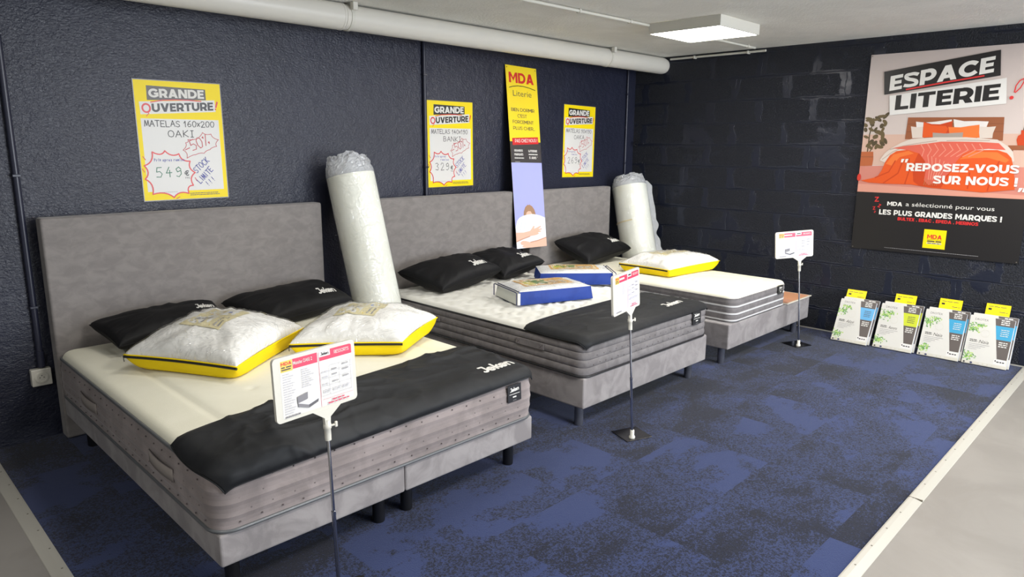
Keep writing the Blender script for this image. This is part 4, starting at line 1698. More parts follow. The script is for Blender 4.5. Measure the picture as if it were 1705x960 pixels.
def price_poster(corner, size, tilt, line1, line2, price, label, faint=False):
    W, H = size
    sx, sy = W / 0.495, H / 0.684
    M = Matrix.Translation(corner) @ Matrix.Rotation(math.radians(90), 4, 'X') @ Matrix.Rotation(math.radians(tilt), 4, 'Z')
    b = MB()
    b.rbox(-0.006, W + 0.006, -0.006, H + 0.006, 0.0, 0.0015, M_SLEEVE, 0.0006, 1)
    a = Art(b, lambda u, v, h: (u * sx, v * sy, 0.0015 + h))
    a.rect(0, 0, 0.495, 0.684, M_YEL)
    a.rect(0.022, 0.05, 0.472, 0.47, M_PAPER)
    a.poly([(0.068, 0.655), (0.405, 0.648), (0.405, 0.586), (0.066, 0.573)], M_DGR if not faint else M_BLK)
    caps(a, 'GRANDE', 0.077, 0.588, 0.318, 0.050, M_LOGO, slope=0.018)
    a.poly([(0.021, 0.563), (0.456, 0.588), (0.459, 0.519), (0.024, 0.492)], M_PAPER)
    a.line([(0.085, 0.562), (0.15, 0.575), (0.226, 0.580), (0.30, 0.581), (0.375, 0.578)], 0.006, M_RED)
    caps(a, 'UVERTURE', 0.088, 0.506, 0.358, 0.048, M_BLK, slope=0.058)
    a.ring(0.058, 0.528, 0.021, 0.023, 0.010, M_RED)
    a.line([(0.064, 0.508), (0.070, 0.498), (0.062, 0.492), (0.055, 0.482)], 0.004, M_RED)
    a.line([(0.462, 0.546), (0.472, 0.577)], 0.010, M_RED)
    a.ell(0.459, 0.534, 0.005, 0.005, M_RED, 10)
    ink = M_INKK
    wd = 0.0042
    k = len(line1)
    a.pen(line1, 0.04, 0.426, 0.42 / (k * 1.16), 0.034, wd, ink, 0, 0.2)
    a.pen(line2, 0.165, 0.366, 0.034, 0.038, wd, ink, 0, 0.25)
    # red flash with the discount
    sp = [(0.243, 0.29), (0.262, 0.333), (0.276, 0.352), (0.330, 0.358), (0.368, 0.394), (0.418, 0.386), (0.462, 0.352), (0.448, 0.312), (0.405, 0.292), (0.367, 0.270), (0.315, 0.262), (0.262, 0.242)]
    q = burst(0.355, 0.318, sp, 0.14)
    a.line(q + [q[0]], 0.0035, M_DKRED)
    a.pen('-50%', 0.262, 0.268, 0.036, 0.062, 0.0048, M_DKRED, 22, 0.15)
    # white flash with the price
    sp = [(0.016, 0.202), (0.066, 0.280), (0.137, 0.286), (0.216, 0.268), (0.278, 0.224), (0.302, 0.156), (0.285, 0.080), (0.254, 0.032), (0.166, 0.012), (0.048, 0.036), (0.014, 0.125)]
    q = burst(0.158, 0.15, sp, 0.18)
    a.poly(q, M_PAPER)
    a.line(q + [q[0]], 0.0075, M_RED)
    a.line([(0.012, 0.255), (0.026, 0.235)], 0.004, M_RED)
    a.line([(0.004, 0.185), (0.014, 0.165)], 0.004, M_RED)
    a.line([(0.300, 0.125), (0.310, 0.105)], 0.004, M_RED)
    a.line([(0.18, 0.004), (0.20, 0.014)], 0.004, M_RED)
    if k and not faint:
        a.pen('Prix apres remise', 0.072, 0.226, 0.0085, 0.016, 0.0024, M_INKB, 0, 0.35)
    else:
        a.pen('Prix apres', 0.07, 0.238, 0.010, 0.016, 0.0024, M_INKB, 0, 0.35)
        a.pen('remise', 0.13, 0.212, 0.012, 0.016, 0.0024, M_INKB, 0, 0.35)
    a.pen(price, 0.076, 0.133, 0.036, 0.058, 0.0045, M_INKG if price == '549' else M_INKK, 0, 0.55)
    a.text('€', 0.238, 0.138, 0.028, 0.032, M_BLK, 0.03)
    a.text('TTC', 0.240, 0.120, 0.030, 0.010, M_DGR, 0.02)
    a.pen('STOCK', 0.312, 0.150, 0.019, 0.036, 0.0036, M_INKB, 41, 0.22)
    a.pen("LiMiTE", 0.330, 0.086, 0.018, 0.034, 0.0036, M_INKB, 44, 0.22)
    a.pen('!!!', 0.375, 0.070, 0.022, 0.030, 0.0032, M_INKB, 38, 0.35)
    a.greek(0.262, 0.030, 0.19, 0.004, M_DGR, 3)
    a.greek(0.262, 0.020, 0.20, 0.004, M_DGR, 4)
    a.greek(0.10, 0.044, 0.10, 0.002, M_GREYT, 5)
    o = b.build('price_poster')
    o.matrix_world = M
    tag(o, label, 'poster', 'yellow price posters on the wall')


price_poster((0.552, -0.002, 1.288), (0.494, 0.686), 0.3, 'MATELAS 160x200', 'OAKI', '549', 'yellow poster priced 549 above the nearest headboard')
price_poster((2.667, -0.002, 1.289), (0.478, 0.675), 0.25, 'MATELAS 140x190', 'BANKI', '329', 'yellow poster priced 329 above the middle headboard', True)
price_poster((4.300, -0.002, 1.328), (0.474, 0.678), -0.9, 'MATELAS 90x190', 'OAKA', '269', 'yellow poster priced 269, nearest to the room corner', True)


# ------------------------------------------------------------------ hanging banner
def banner():
    Wb, Hb = 0.388, 1.585
    p_top = Vector((3.512, -0.012, 2.300))
    p_bot = Vector((3.476, -0.205, 0.735))
    vdir = (p_top - p_bot).normalized()
    udir = Vector((1, 0, 0)) - vdir * vdir.x
    udir.normalize()
    n = udir.cross(vdir)
    if n.y > 0:
        n = -n
    H = (p_top - p_bot).length
    M = Matrix((udir, vdir, udir.cross(vdir))).transposed().to_4x4()
    M.translation = p_bot
    b = MB()
    b.rbox(0, Wb, 0, H, -0.001, 0.0, M_YELB)
    lil = flat('banner_lilac', srgb(166, 170, 226), 0.4)
    a = Art(b, lambda u, v, h: (u * Wb, v * H, h))
    a.rect(0, 0.585, 1, 1, M_YELB)
    a.rect(0, 0.475, 1, 0.590, flat('banner_grey', srgb(66, 62, 62), 0.4))
    a.rect(0, 0, 1, 0.475, lil)
    caps(a, 'MDA', 0.09, 0.908, 0.80, 0.056, M_RED, 0.24)
    a.line([(0.08, 0.880), (0.2, 0.888), (0.367, 0.8935), (0.55, 0.8935), (0.75, 0.888), (0.93, 0.879)], 0.004, M_BLK)
    a.text('Literie', 0.19, 0.837, 0.60, 0.031, M_DGR, -0.005)
    caps(a, 'BIEN DORMIR', 0.10, 0.754, 0.755, 0.0185, M_DGR, 0.15)
    caps(a, "C'EST", 0.29, 0.721, 0.306, 0.0185, M_DGR, 0.15)
    caps(a, 'FORCEMENT', 0.125, 0.688, 0.68, 0.0185, M_DGR, 0.15)
    caps(a, 'PLUS CHER...', 0.13, 0.654, 0.71, 0.0185, M_DGR, 0.15)
    a.poly([(0.071, 0.608), (0.923, 0.619), (0.929, 0.581), (0.077, 0.570)], M_RED)
    caps(a, 'PAS CHEZ NOUS !', 0.16, 0.584, 0.73, 0.0185, M_LOGO, 0.15, slope=0.010)
    caps(a, 'GRANDES', 0.115, 0.535, 0.275, 0.012, M_LOGO)
    caps(a, 'MARQUES', 0.112, 0.514, 0.285, 0.012, M_LOGO)
    a.greek(0.112, 0.497, 0.30, 0.006, M_LOGO, 3, 1.0)
    caps(a, 'LITERIE', 0.576, 0.534, 0.29, 0.012, M_LOGO)
    a.greek(0.575, 0.518, 0.30, 0.006, M_LOGO, 5, 1.0)
    caps(a, '5 ANS *', 0.585, 0.496, 0.285, 0.013, M_LOGO)
    a.greek(0.115, 0.478, 0.16, 0.002, M_LOGO, 8, 1.0)
    # the printed picture: a person hugging a white pillow
    hair = flat('print_hair', srgb(160, 124, 96), 0.5)
    skin = flat('print_skin', srgb(226, 182, 160), 0.5)
    skin2 = flat('print_skin_line', srgb(198, 148, 124), 0.5)
    pw = flat('print_pillow', srgb(222, 226, 234), 0.5)
    pw2 = flat('print_pillow_fold', srgb(194, 200, 214), 0.5)
    a.poly([(0.27, 0.165), (0.30, 0.205), (0.35, 0.228), (0.42, 0.239), (0.50, 0.240), (0.58, 0.232), (0.65, 0.212), (0.69, 0.185), (0.71, 0.165)], hair)
    a.poly([(0.36, 0.175), (0.37, 0.195), (0.44, 0.205), (0.52, 0.204), (0.56, 0.192), (0.57, 0.175)], skin)
    a.line([(0.44, 0.238), (0.40, 0.215), (0.36, 0.19)], 0.012, hair)
    a.line([(0.50, 0.238), (0.56, 0.212), (0.60, 0.185)], 0.014, hair)
    a.poly([(0.0, 0.12), (0.06, 0.155), (0.147, 0.172), (0.28, 0.182), (0.413, 0.186), (0.56, 0.188), (0.703, 0.184), (0.85, 0.176), (1.0, 0.163), (1.0, 0.0), (0.0, 0.0)], pw)
    for k in range(8):
        u0 = 0.12 + 0.11 * k
        a.line([(u0, 0.178 - 0.02 * abs(k - 4) / 4), (u0 + 0.02 * (k - 4) * .5, 0.14), (u0 + 0.05 * (k - 4) * .6, 0.09 + 0.01 * (k % 3))], 0.006, pw2)
    a.poly([(0.0, 0.090), (0.25, 0.088), (0.46, 0.094), (0.53, 0.108), (0.59, 0.122), (0.62, 0.118), (0.60, 0.104), (0.70, 0.110), (0.82, 0.119), (0.84, 0.113), (0.74, 0.101), (0.86, 0.104), (0.86, 0.097), (0.75, 0.092), (0.84, 0.090), (0.82, 0.084), (0.72, 0.082), (0.76, 0.074), (0.66, 0.068), (0.45, 0.064), (0.2, 0.052), (0.0, 0.040)], skin)
    a.line([(0.0, 0.040), (0.2, 0.052), (0.45, 0.064)], 0.006, skin2)
    a.poly([(0.12, 0.034), (0.20, 0.042), (0.30, 0.040), (0.45, 0.030), (0.70, 0.036), (1.0, 0.050), (1.0, 0.0), (0.30, 0.0), (0.16, 0.008), (0.22, 0.016), (0.14, 0.022)], skin)
    a.line([(0.45, 0.030), (0.70, 0.036), (1.0, 0.050)], 0.006, skin2)
    for u in (0.04, 0.95):
        a.ell(u, 0.988, 0.012, 0.003, M_BLK, 8)
    o = b.build('hanging_banner')
    o.matrix_world = M
    tag(o, 'tall narrow yellow and lilac banner hanging between the middle and farthest headboards', 'banner')


banner()


# ------------------------------------------------------------------ big poster on the block wall
def big_poster():
    W, H = 1.19, 1.585
    M = Matrix(((0, 0, -1, LX - 0.004), (-1, 0, 0, -2.315), (0, 1, 0, 0.78), (0, 0, 0, 1)))
    b = MB()
    b.rbox(0, W, 0, H, -0.001, 0.0, M_BLK)
    F = lambda n, *c: flat('poster_' + n, srgb(*[k * 0.89 for k in c]), 0.45, 0.35)
    a = Art(b, lambda u, v, h: (u, v, h))
    wall_ = F('wall', 216, 202, 196)
    wall2 = F('wall_low', 220, 184, 166)
    floor_ = F('floor', 214, 138, 122)
    org, org2, org3 = F('orange', 232, 92, 34), F('orange_deep', 206, 70, 26), F('orange_light', 244, 124, 56)
    wood, wood2 = F('wood', 156, 92, 58), F('wood_dark', 132, 74, 46)
    lin, lin2 = F('linen', 226, 212, 200), F('linen_shade', 196, 176, 162)
    white_ = F('white', 236, 230, 226)
    leaf1, leaf2_ = F('leaf', 108, 92, 60), F('leaf_dark', 86, 74, 50)
    pot = F('pot', 190, 104, 62)
    coral, coral2 = F('coral', 226, 104, 84), F('coral_light', 236, 150, 128)
    a.rect(0, 0.478, W, H, wall_)
    a.rect(0, 0.70, W, 0.95, wall2)
    a.poly([(0, 0.478), (W, 0.478), (W, 0.71), (0.218, 0.70), (0, 0.69)], floor_)
    a.poly([(0, 0.478), (W, 0.478), (W, 0.505), (0.5, 0.53), (0, 0.545)], F('rug', 226, 160, 140))
    # plant in a basket
    a.line([(0.047, 0.80), (0.05, 0.95), (0.07, 1.08)], 0.010, leaf2_)
    a.line([(0.06, 0.80), (0.10, 0.88), (0.14, 0.86)], 0.008, leaf2_)
    rr = random.Random(5)
    for k in range(34):
        if k < 24:
            cu, cv = rr.uniform(0.005, 0.165), rr.uniform(0.93, 1.125)
        else:
            cu, cv = rr.uniform(0.05, 0.18), rr.uniform(0.83, 0.90)
        th = rr.uniform(0, math.pi)
        l_, w_ = rr.uniform(0.020, 0.034), rr.uniform(0.010, 0.017)
        pts = []
        for i in range(10):
            t_ = 2 * math.pi * i / 10
            x, y = l_ * math.cos(t_), w_ * math.sin(t_)
            pts.append((max(0.001, cu + x * math.cos(th) - y * math.sin(th)), cv + x * math.sin(th) + y * math.cos(th)))
        a.poly(pts, leaf1 if k % 3 else leaf2_)
    a.poly([(0.0, 0.810), (0.094, 0.811), (0.100, 0.75), (0.096, 0.696), (0.0, 0.691)], pot)
    a.rect(0.0, 0.765, 0.098, 0.772, wood)
    # bedside table, vase, twig
    a.rect(1.02, 0.832, W, 0.866, wood)
    a.rect(1.04, 0.70, 1.055, 0.832, wood2)
    a.poly([(1.077, 0.866), (1.066, 0.905), (1.072, 0.935), (1.088, 0.945), (1.086, 0.975), (1.110, 0.975), (1.108, 0.945), (1.125, 0.93), (1.13, 0.90), (1.12, 0.866)], org2)
    a.line([(1.10, 0.975), (1.11, 1.06), (1.13, 1.11)], 0.006, leaf2_)
    a.ell(1.12, 1.10, 0.018, 0.03, leaf1, 10)
    # headboard and pillows
    a.poly([(0.328, 1.082), (0.972, 1.070), (0.983, 0.90), (0.323, 0.912)], wood)
    a.line([(0.33, 1.03), (0.975, 1.022)], 0.004, wood2)
    a.line([(0.33, 0.97), (0.978, 0.965)], 0.004, wood2)
    a.poly([(0.388, 1.048), (0.45, 1.040), (0.52, 1.045), (0.635, 1.060), (0.64, 0.99), (0.40, 0.98)], white_)
    a.poly([(0.646, 1.062), (0.72, 1.045), (0.80, 1.045), (0.878, 1.040), (0.865, 0.985), (0.66, 0.99)], white_)
    a.poly([(0.355, 1.012), (0.40, 1.005), (0.455, 1.010), (0.456, 0.922), (0.375, 0.92)], lin)
    a.poly([(0.82, 1.005), (0.88, 1.000), (0.928, 1.004), (0.915, 0.955), (0.915, 0.918), (0.82, 0.918)], lin)
    a.poly([(0.442, 1.046), (0.50, 1.028), (0.56, 1.025), (0.640, 1.048), (0.645, 0.99), (0.62, 0.935), (0.446, 0.926)], org2)
    a.poly([(0.444, 1.043), (0.50, 1.018), (0.60, 1.012), (0.618, 0.99), (0.60, 0.94), (0.576, 0.932), (0.450, 0.924)], org)
    a.poly([(0.618, 1.004), (0.70, 1.000), (0.76, 1.010), (0.822, 1.018), (0.826, 0.96), (0.834, 0.922), (0.70, 0.922), (0.63, 0.955)], org3)
    a.poly([(0.515, 0.962), (0.60, 0.955), (0.722, 0.962), (0.722, 0.922), (0.520, 0.920)], F('grey', 172, 160, 150))
    # duvet and blankets
    a.poly([(0.150, 0.742), (0.185, 0.80), (0.227, 0.84), (0.30, 0.885), (0.369, 0.914), (0.534, 0.926), (0.746, 0.926), (0.948, 0.908), (1.02, 0.86), (1.055, 0.821), (1.072, 0.753), (1.0, 0.70), (0.25, 0.70)], lin)
    a.line([(0.22, 0.83), (0.32, 0.86), (0.45, 0.885), (0.55, 0.90)], 0.008, lin2)
    a.line([(0.17, 0.75), (0.24, 0.81), (0.30, 0.84)], 0.008, lin2)
    a.line([(0.62, 0.90), (0.72, 0.905), (0.9, 0.90)], 0.007, lin2)
    a.poly([(0.020, 0.572), (0.09, 0.590), (0.145, 0.606), (0.175, 0.66), (0.195, 0.73), (0.225, 0.785), (0.27, 0.817), (0.34, 0.828), (0.45, 0.830), (0.696, 0.828), (0.958, 0.832), (1.02, 0.81), (1.052, 0.775), (1.075, 0.70), (1.09, 0.62), (1.10, 0.545), (0.9, 0.515), (0.55, 0.535), (0.40, 0.555), (0.20, 0.553), (0.08, 0.558)], org)
    a.poly([(0.43, 0.80), (0.40, 0.70), (0.42, 0.58), (0.46, 0.548), (0.62, 0.535), (0.68, 0.68), (0.66, 0.80)], org2)
    a.poly([(0.72, 0.76), (0.80, 0.82), (0.96, 0.815), (1.04, 0.76), (1.02, 0.74), (0.90, 0.775), (0.80, 0.77)], org3)
    a.poly([(0.20, 0.715), (0.25, 0.79), (0.36, 0.82), (0.40, 0.80), (0.30, 0.77), (0.25, 0.70)], org3)
    for p in ([(0.13, 0.60), (0.23, 0.65), (0.27, 0.74)], [(0.20, 0.56), (0.30, 0.64), (0.33, 0.76)], [(0.36, 0.56), (0.38, 0.66), (0.37, 0.76)], [(0.93, 0.53), (0.95, 0.65), (0.98, 0.75)], [(0.80, 0.54), (0.80, 0.66)]):
        a.line(p, 0.010, org2)
    a.poly([(0.238, 0.840), (0.32, 0.858), (0.408, 0.868), (0.50, 0.880), (0.581, 0.893), (0.708, 0.893), (0.85, 0.89), (0.961, 0.882), (1.01, 0.832), (0.90, 0.840), (0.79, 0.828), (0.74, 0.80), (0.704, 0.746), (0.668, 0.662), (0.62, 0.60), (0.531, 0.555), (0.494, 0.592), (0.50, 0.67), (0.485, 0.742), (0.44, 0.80), (0.36, 0.826)], coral)
    for k in range(9):
        u0 = 0.44 + 0.05 * k
        a.line([(u0, 0.875), (u0 + 0.03, 0.83), (u0 + 0.02 - 0.01 * k, 0.78)], 0.006, coral2)
    for k in range(6):
        a.line([(0.50 + 0.03 * k, 0.79 - 0.012 * k), (0.525 + 0.02 * k, 0.68), (0.525 + 0.014 * k, 0.60)], 0.006, coral2)
    for k in range(7):
        a.line([(0.505 + 0.014 * k, 0.61 - 0.008 * k), (0.498 + 0.015 * k, 0.555)], 0.004, F('fringe', 190, 120, 80))
    a.ell(0.004, 0.598, 0.016, 0.03, F('ball', 214, 62, 48), 14)
    # titles
    a.poly([(0.113, 1.446), (0.893, 1.550), (0.913, 1.368), (0.132, 1.265)], M_BLK)
    caps(a, 'ESPACE', 0.166, 1.293, 0.70, 0.115, M_LOGO, slope=0.145)
    a.line([(0.292, 1.299), (0.55, 1.338), (0.808, 1.372)], 0.011, M_RED)
    a.poly([(0.172, 1.256), (0.953, 1.350), (0.972, 1.166), (0.190, 1.102)], M_PAPER)
    caps(a, 'LITERIE', 0.222, 1.141, 0.70, 0.115, M_BLK, slope=0.078)
    a.ell(0.999, 1.207, 0.013, 0.013, M_RED, 14)
    a.line([(1.012, 1.245), (1.016, 1.29), (1.035, 1.325), (1.058, 1.338), (1.062, 1.320), (1.045, 1.275), (1.018, 1.243)], 0.008, M_RED)
    caps(a, 'REPOSEZ-VOUS', 0.358, 0.662, 0.752, 0.062, M_LOGO)
    caps(a, 'SUR NOUS !', 0.560, 0.568, 0.552, 0.064, M_LOGO)
    for u in (0.315, 0.345):
        a.poly([(u, 0.755), (u + 0.022, 0.757), (u + 0.012, 0.728), (u - 0.002, 0.728)], M_LOGO)
    for u in (1.122, 1.148):
        a.poly([(u + 0.005, 0.560), (u + 0.027, 0.560), (u + 0.012, 0.530), (u - 0.002, 0.530)], M_LOGO)
    # lower band
    a.rect(0, 0, W, 0.478, M_BLK)
    a.text('Z', 0.146, 0.402, 0.036, 0.040, M_RED, 0.02, rot=3)
    a.text('Z', 0.172, 0.362, 0.024, 0.028, M_RED, 0.02, rot=-22)
    a.text('Z', 0.139, 0.334, 0.024, 0.026, M_RED, 0.02, rot=8)
    a.text('Z', 0.150, 0.312, 0.014, 0.015, M_RED, 0.02, rot=-15)
    caps(a, 'MDA', 0.247, 0.376, 0.113, 0.033, M_LOGO, 0.24)
    a.text('a sélectionné pour vous', 0.386, 0.370, 0.608, 0.042, M_LOGO, 0.0)
    caps(a, 'LES PLUS GRANDES MARQUES !', 0.192, 0.300, 0.858, 0.042, M_LOGO)
    caps(a, 'BULTEX . EBAC . EPEDA . MERINOS', 0.338, 0.261, 0.566, 0.026, M_RED)
    a.rect(0.543, 0.056, 0.701, 0.206, M_YEL)
    caps(a, 'MDA', 0.569, 0.132, 0.104, 0.034, M_RED, 0.24)
    a.line([(0.570, 0.124), (0.62, 0.1285), (0.675, 0.124)], 0.002, M_BLK)
    a.greek(0.572, 0.108, 0.10, 0.010, M_DGR, 2, 1.0)
    a.rect(0.570, 0.092, 0.674, 0.102, M_PAPER)
    a.greek(0.575, 0.094, 0.095, 0.006, M_DGR, 6, 1.0)
    a.greek(0.262, 0.027, 0.67, 0.003, M_GREYT, 4, 1.0)
    for u, v in ((0.012, 1.573), (0.012, 0.012), (W - 0.012, 0.012)):
        a.ell(u, v, 0.005, 0.005, M_SCREW, 8)
    o = b.build('wall_poster')
    o.matrix_world = M
    tag(o, 'large poster of an orange bedroom hanging on the dark block wall', 'poster')


big_poster()


# ------------------------------------------------------------------ price signs on poles
def price_sign(base, yaw, tilt, off, ztop, label, detail, seed):
    ax = Vector((math.cos(math.radians(44.56)), math.sin(math.radians(44.56)), 0))
    t = empty('price_sign')
    t.matrix_world = Matrix.Translation((base[0], base[1], 0.0055))
    TL = Matrix.Translation((0, 0, 0.03)) @ Matrix.Rotation(math.radians(-tilt), 4, ax) @ Matrix.Translation((0, 0, -0.03))
    tag(t, label, 'sign', 'price signs on chrome poles')
    ya = math.radians(yaw)
    b = MB()
    Mp = Matrix.Rotation(ya + math.radians(-42 if not detail else 0), 4, 'Z') @ Matrix.Translation((0.04, 0.03, 0)) if False else Matrix.Rotation(math.radians(-20), 4, 'Z')
    b.rbox(-0.055, 0.115, -0.035, 0.125, 0.001, 0.005, M_BLACKPLATE, 0.001, 1, Mp)
    b.build('base_plate', t)
    b = MB()
    b.lathe([(0.017, 0.004), (0.017, 0.014), (0.012, 0.02), (0.012, 0.05), (0.010, 0.052)], M_WHITEP, n=18)
    tag(b.build('foot_socket', t), 'white plastic foot')
    b = MB()
    b.lathe([(0.0075, 0.04), (0.0075, 0.36)], M_CHROME, n=16)
    b.lathe([(0.0082, 0.345), (0.0082, 0.36)], M_CHROME, n=16)
    tag(b.build('pole', t, TL), 'chrome pole')
    b = MB()
    zc = ztop - 0.255
    b.lathe([(0.0058, 0.34), (0.0058, zc + 0.02)], M_CHROME, n=16)
    tag(b.build('upper_pole', t, TL), 'thinner chrome pole')
    b = MB()
    b.lathe([(0.011, zc - 0.075), (0.0115, zc - 0.06), (0.0115, zc - 0.035), (0.014, zc - 0.032), (0.014, zc - 0.018), (0.0115, zc - 0.015), (0.011, zc)], M_WHITEP, n=18)
    b.tube([(0.005, -0.005, zc - 0.025), (0.03, -0.012, zc - 0.022)], 0.004, M_WHITEP, 8)
    b.rbox(0.022, 0.032, -0.016, -0.008, zc - 0.032, zc - 0.012, M_WHITEP, 0.002, 1)
    tag(b.build('collar', t, TL), 'white clamp collar with a thumb screw')
    # holder
    R_ = Matrix.Rotation(ya, 4, 'Z') @ Matrix.Rotation(math.radians(90), 4, 'X')
    Mh = R_.copy()
    Mh.translation = (0, 0, ztop - 0.215)
    W, H = 0.312, 0.215
    u0 = off - W / 2
    b = MB()
    f3 = lambda u, v, h: Mh @ Vector((u0 + u * W, v * H, h))
    pts = []
    r = 0.014
    for cu, cv, a0 in ((W - r, H - r, 0), (r, H - r, 90), (r, r, 180), (W - r, r, 270)):
        for k in range(6):
            an = math.radians(a0 + 18 * k)
            pts.append((u0 + cu + r * math.cos(an), cv + r * math.sin(an)))
    n = len(pts)
    for z0, z1 in ((-0.006, 0.006),):
        lo = [Mh @ Vector((x, y, z0)) for x, y in pts]
        hi = [Mh @ Vector((x, y, z1)) for x, y in pts]
        b.add(lo + hi, [(i, (i + 1) % n, n + (i + 1) % n, n + i) for i in range(n)] + [tuple(range(n))[::-1], tuple(range(n, 2 * n))], M_WHITEP)
    # neck under the frame
    nk = [(-0.055, 0.0), (0.055, 0.0), (0.012, -0.032), (0.010, -0.06), (-0.010, -0.06), (-0.012, -0.032)]
    lo = [Mh @ Vector((x, y, -0.007)) for x, y in nk]
    hi = [Mh @ Vector((x, y, 0.007)) for x, y in nk]
    b.add(lo + hi, [(i, (i + 1) % 6, 6 + (i + 1) % 6, 6 + i) for i in range(6)] + [tuple(range(6))[::-1], tuple(range(6, 12))], M_WHITEP)
    tag(b.build('sign_frame', t, TL), 'white plastic frame')
    b = MB()
    a = Art(b, lambda u, v, h: f3(u, v, 0.0062 + h))
    pap = M_PAPER if detail else M_PAPERL
    a.rrect(0.075, 0.055, 0.955, 0.945, 0.03, pap, corners=(0, 1, 0, 0))
    gold = flat('print_gold', srgb(228, 190, 84), 0.4)
    a.rect(0.226, 0.785, 0.520, 0.940, M_PINK)
    a.rect(0.085, 0.770, 0.223, 0.940, gold)
    caps(a, 'MDA', 0.092, 0.870, 0.122, 0.05, M_RED, 0.24)
    a.greek(0.095, 0.830, 0.115, 0.02, M_DGR, seed, 1.0)
    a.greek(0.095, 0.795, 0.115, 0.02, M_DGR, seed + 1, 1.0)
    a.rrect(0.543, 0.790, 0.955, 0.945, 0.03, M_PINK, corners=(0, 1, 0, 0))
    a.rect(0.531, 0.055, 0.5345, 0.93, M_PINK)
    a.rect(0.543, 0.850, 0.680, 0.945, M_PAPER)
    if detail:
        a.text('Matelas OAKI 2', 0.232, 0.845, 0.225, 0.055, M_LOGO, 0.01)
        script_logo(a, 0.562, 0.872, 0.098, 0.048, M_BLK, 0.0)
        caps(a, 'RESSORTS', 0.73, 0.850, 0.19, 0.055, M_LOGO, 0.15)
        tm, lw = M_LIGHTT, 0.011
    else:
        a.greek(0.232, 0.845, 0.225, 0.045, M_LOGO, seed + 3)
        a.greek(0.562, 0.880, 0.098, 0.035, M_BLK, seed + 4, 1.0)
        caps(a, 'RESSORTS', 0.73, 0.850, 0.19, 0.055, M_LOGO, 0.15)
        tm, lw = M_LIGHTT, 0.009
    for k in range(17):
        a.greek(0.10, 0.725 - 0.038 * k, 0.155 * (0.6 + 0.4 * ((k * 37) % 10) / 10), lw, tm, seed * 3 + k)
    for k in range(9):
        a.greek(0.315, 0.735 - 0.034 * k, 0.175 * (0.5 + 0.5 * ((k * 53) % 10) / 10), lw, tm, seed * 5 + k)
    bd, bd2, bdw = flat('print_bed_grey', srgb(126, 124, 128), 0.5), flat('print_bed_dark', srgb(92, 90, 94), 0.5), flat('print_bed_white', srgb(214, 214, 216), 0.5)
    if seed != 2:
        a.poly([(0.246, 0.340), (0.372, 0.372), (0.368, 0.270), (0.246, 0.230)], bd)
        a.poly([(0.250, 0.235), (0.366, 0.262), (0.498, 0.215), (0.375, 0.165)], bdw)
        a.poly([(0.250, 0.235), (0.375, 0.165), (0.375, 0.115), (0.250, 0.180)], bd)
        a.poly([(0.375, 0.165), (0.498, 0.215), (0.490, 0.168), (0.375, 0.115)], bd2)
    for k in range(5):
        a.rect(0.10 + 0.036 * k, 0.062, 0.126 + 0.036 * k, 0.085, bd)
    # price table
    hh = a.h()
    for v in (0.69, 0.60, 0.49, 0.375, 0.22):
        a.line([(0.545 if v < 0.65 else 0.655, v), (0.935, v)], 0.004, tm, hh)
    for u in (0.545, 0.655, 0.785, 0.935):
        a.line([(u, 0.22), (u, 0.60 if u == 0.545 else 0.69)], 0.003, tm, hh)
    for k, v in enumerate((0.63, 0.545, 0.43)):
        a.greek(0.56, v - 0.03, 0.075, 0.014, tm, seed + k, 1.0)
        a.greek(0.685, v - 0.02, 0.075, 0.018, M_GREYT, seed + 10 + k, 1.0)
        a.greek(0.82, v + 0.02, 0.075, 0.018, M_GREYT, seed + 20 + k, 1.0)
    for k in range(3):
        a.greek(0.565 + 0.12 * k, 0.30, 0.10, 0.012, tm, seed + 30 + k, 1.0)
        a.greek(0.565 + 0.12 * k, 0.27, 0.08, 0.012, tm, seed + 33 + k, 1.0)
    a.rect(0.545, 0.165, 0.945, 0.168, M_PINK)
    a.greek(0.665, 0.120, 0.155, 0.018, M_PINK, seed + 40, 1.0)
    a.greek(0.612, 0.078, 0.27, 0.018, M_PINK, seed + 41, 1.0)
    tag(b.build('price_sheet', t, TL), 'printed price sheet with raspberry header')
    return t


price_sign((0.300, -2.42), 4, 1.3, -0.03, 0.955, 'white price sign on a chrome pole in front of the nearest bed', True, 1)
price_sign((2.246, -2.318), 9, 3.3, -0.045, 0.965, 'white price sign on a chrome pole in front of the middle bed', False, 2)
price_sign((4.786, -2.20), -41, 4.5, -0.045, 0.965, 'white price sign on a chrome pole in front of the farthest bed', False, 3)


# ------------------------------------------------------------------ picture sheet on the far base
def picture_sheet():
    b = MB()
    M = Matrix.Translation((4.80, -2.075, 0.3345))
    b.rbox(0, 0.50, 0, 0.40, 0.0, 0.008, flat('sheet_edge', srgb(214, 208, 192), 0.45), 0.002, 1)
    a = Art(b, lambda u, v, h: (u, v, 0.008 + h))
    a.rect(0.015, 0.015, 0.485, 0.385, flat('sheet_orange', srgb(218, 158, 120), 0.4))
    a.poly([(0.1, 0.15), (0.2, 0.22), (0.3, 0.32), (0.2, 0.385), (0.015, 0.385), (0.015, 0.2)], flat('sheet_cream', srgb(226, 214, 180), 0.4))
    a.poly([(0.02, 0.015), (0.16, 0.015), (0.2, 0.12), (0.14, 0.18), (0.05, 0.14)], flat('sheet_skin', srgb(206, 150, 122), 0.4))
    for k in range(5):
        a.line([(0.05 + 0.03 * k, 0.16), (0.08 + 0.035 * k, 0.24), (0.07 + 0.04 * k, 0.30)], 0.012, flat('sheet_skin', srgb(206, 150, 122), 0.4))
    a.poly([(0.12, 0.12), (0.24, 0.15), (0.22, 0.20), (0.14, 0.18)], M_PAPER)
    o = b.build('picture_board')
    o.matrix_world = M
    tag(o, 'orange printed board lying on the base beside the farthest mattress', 'board')


picture_sheet()


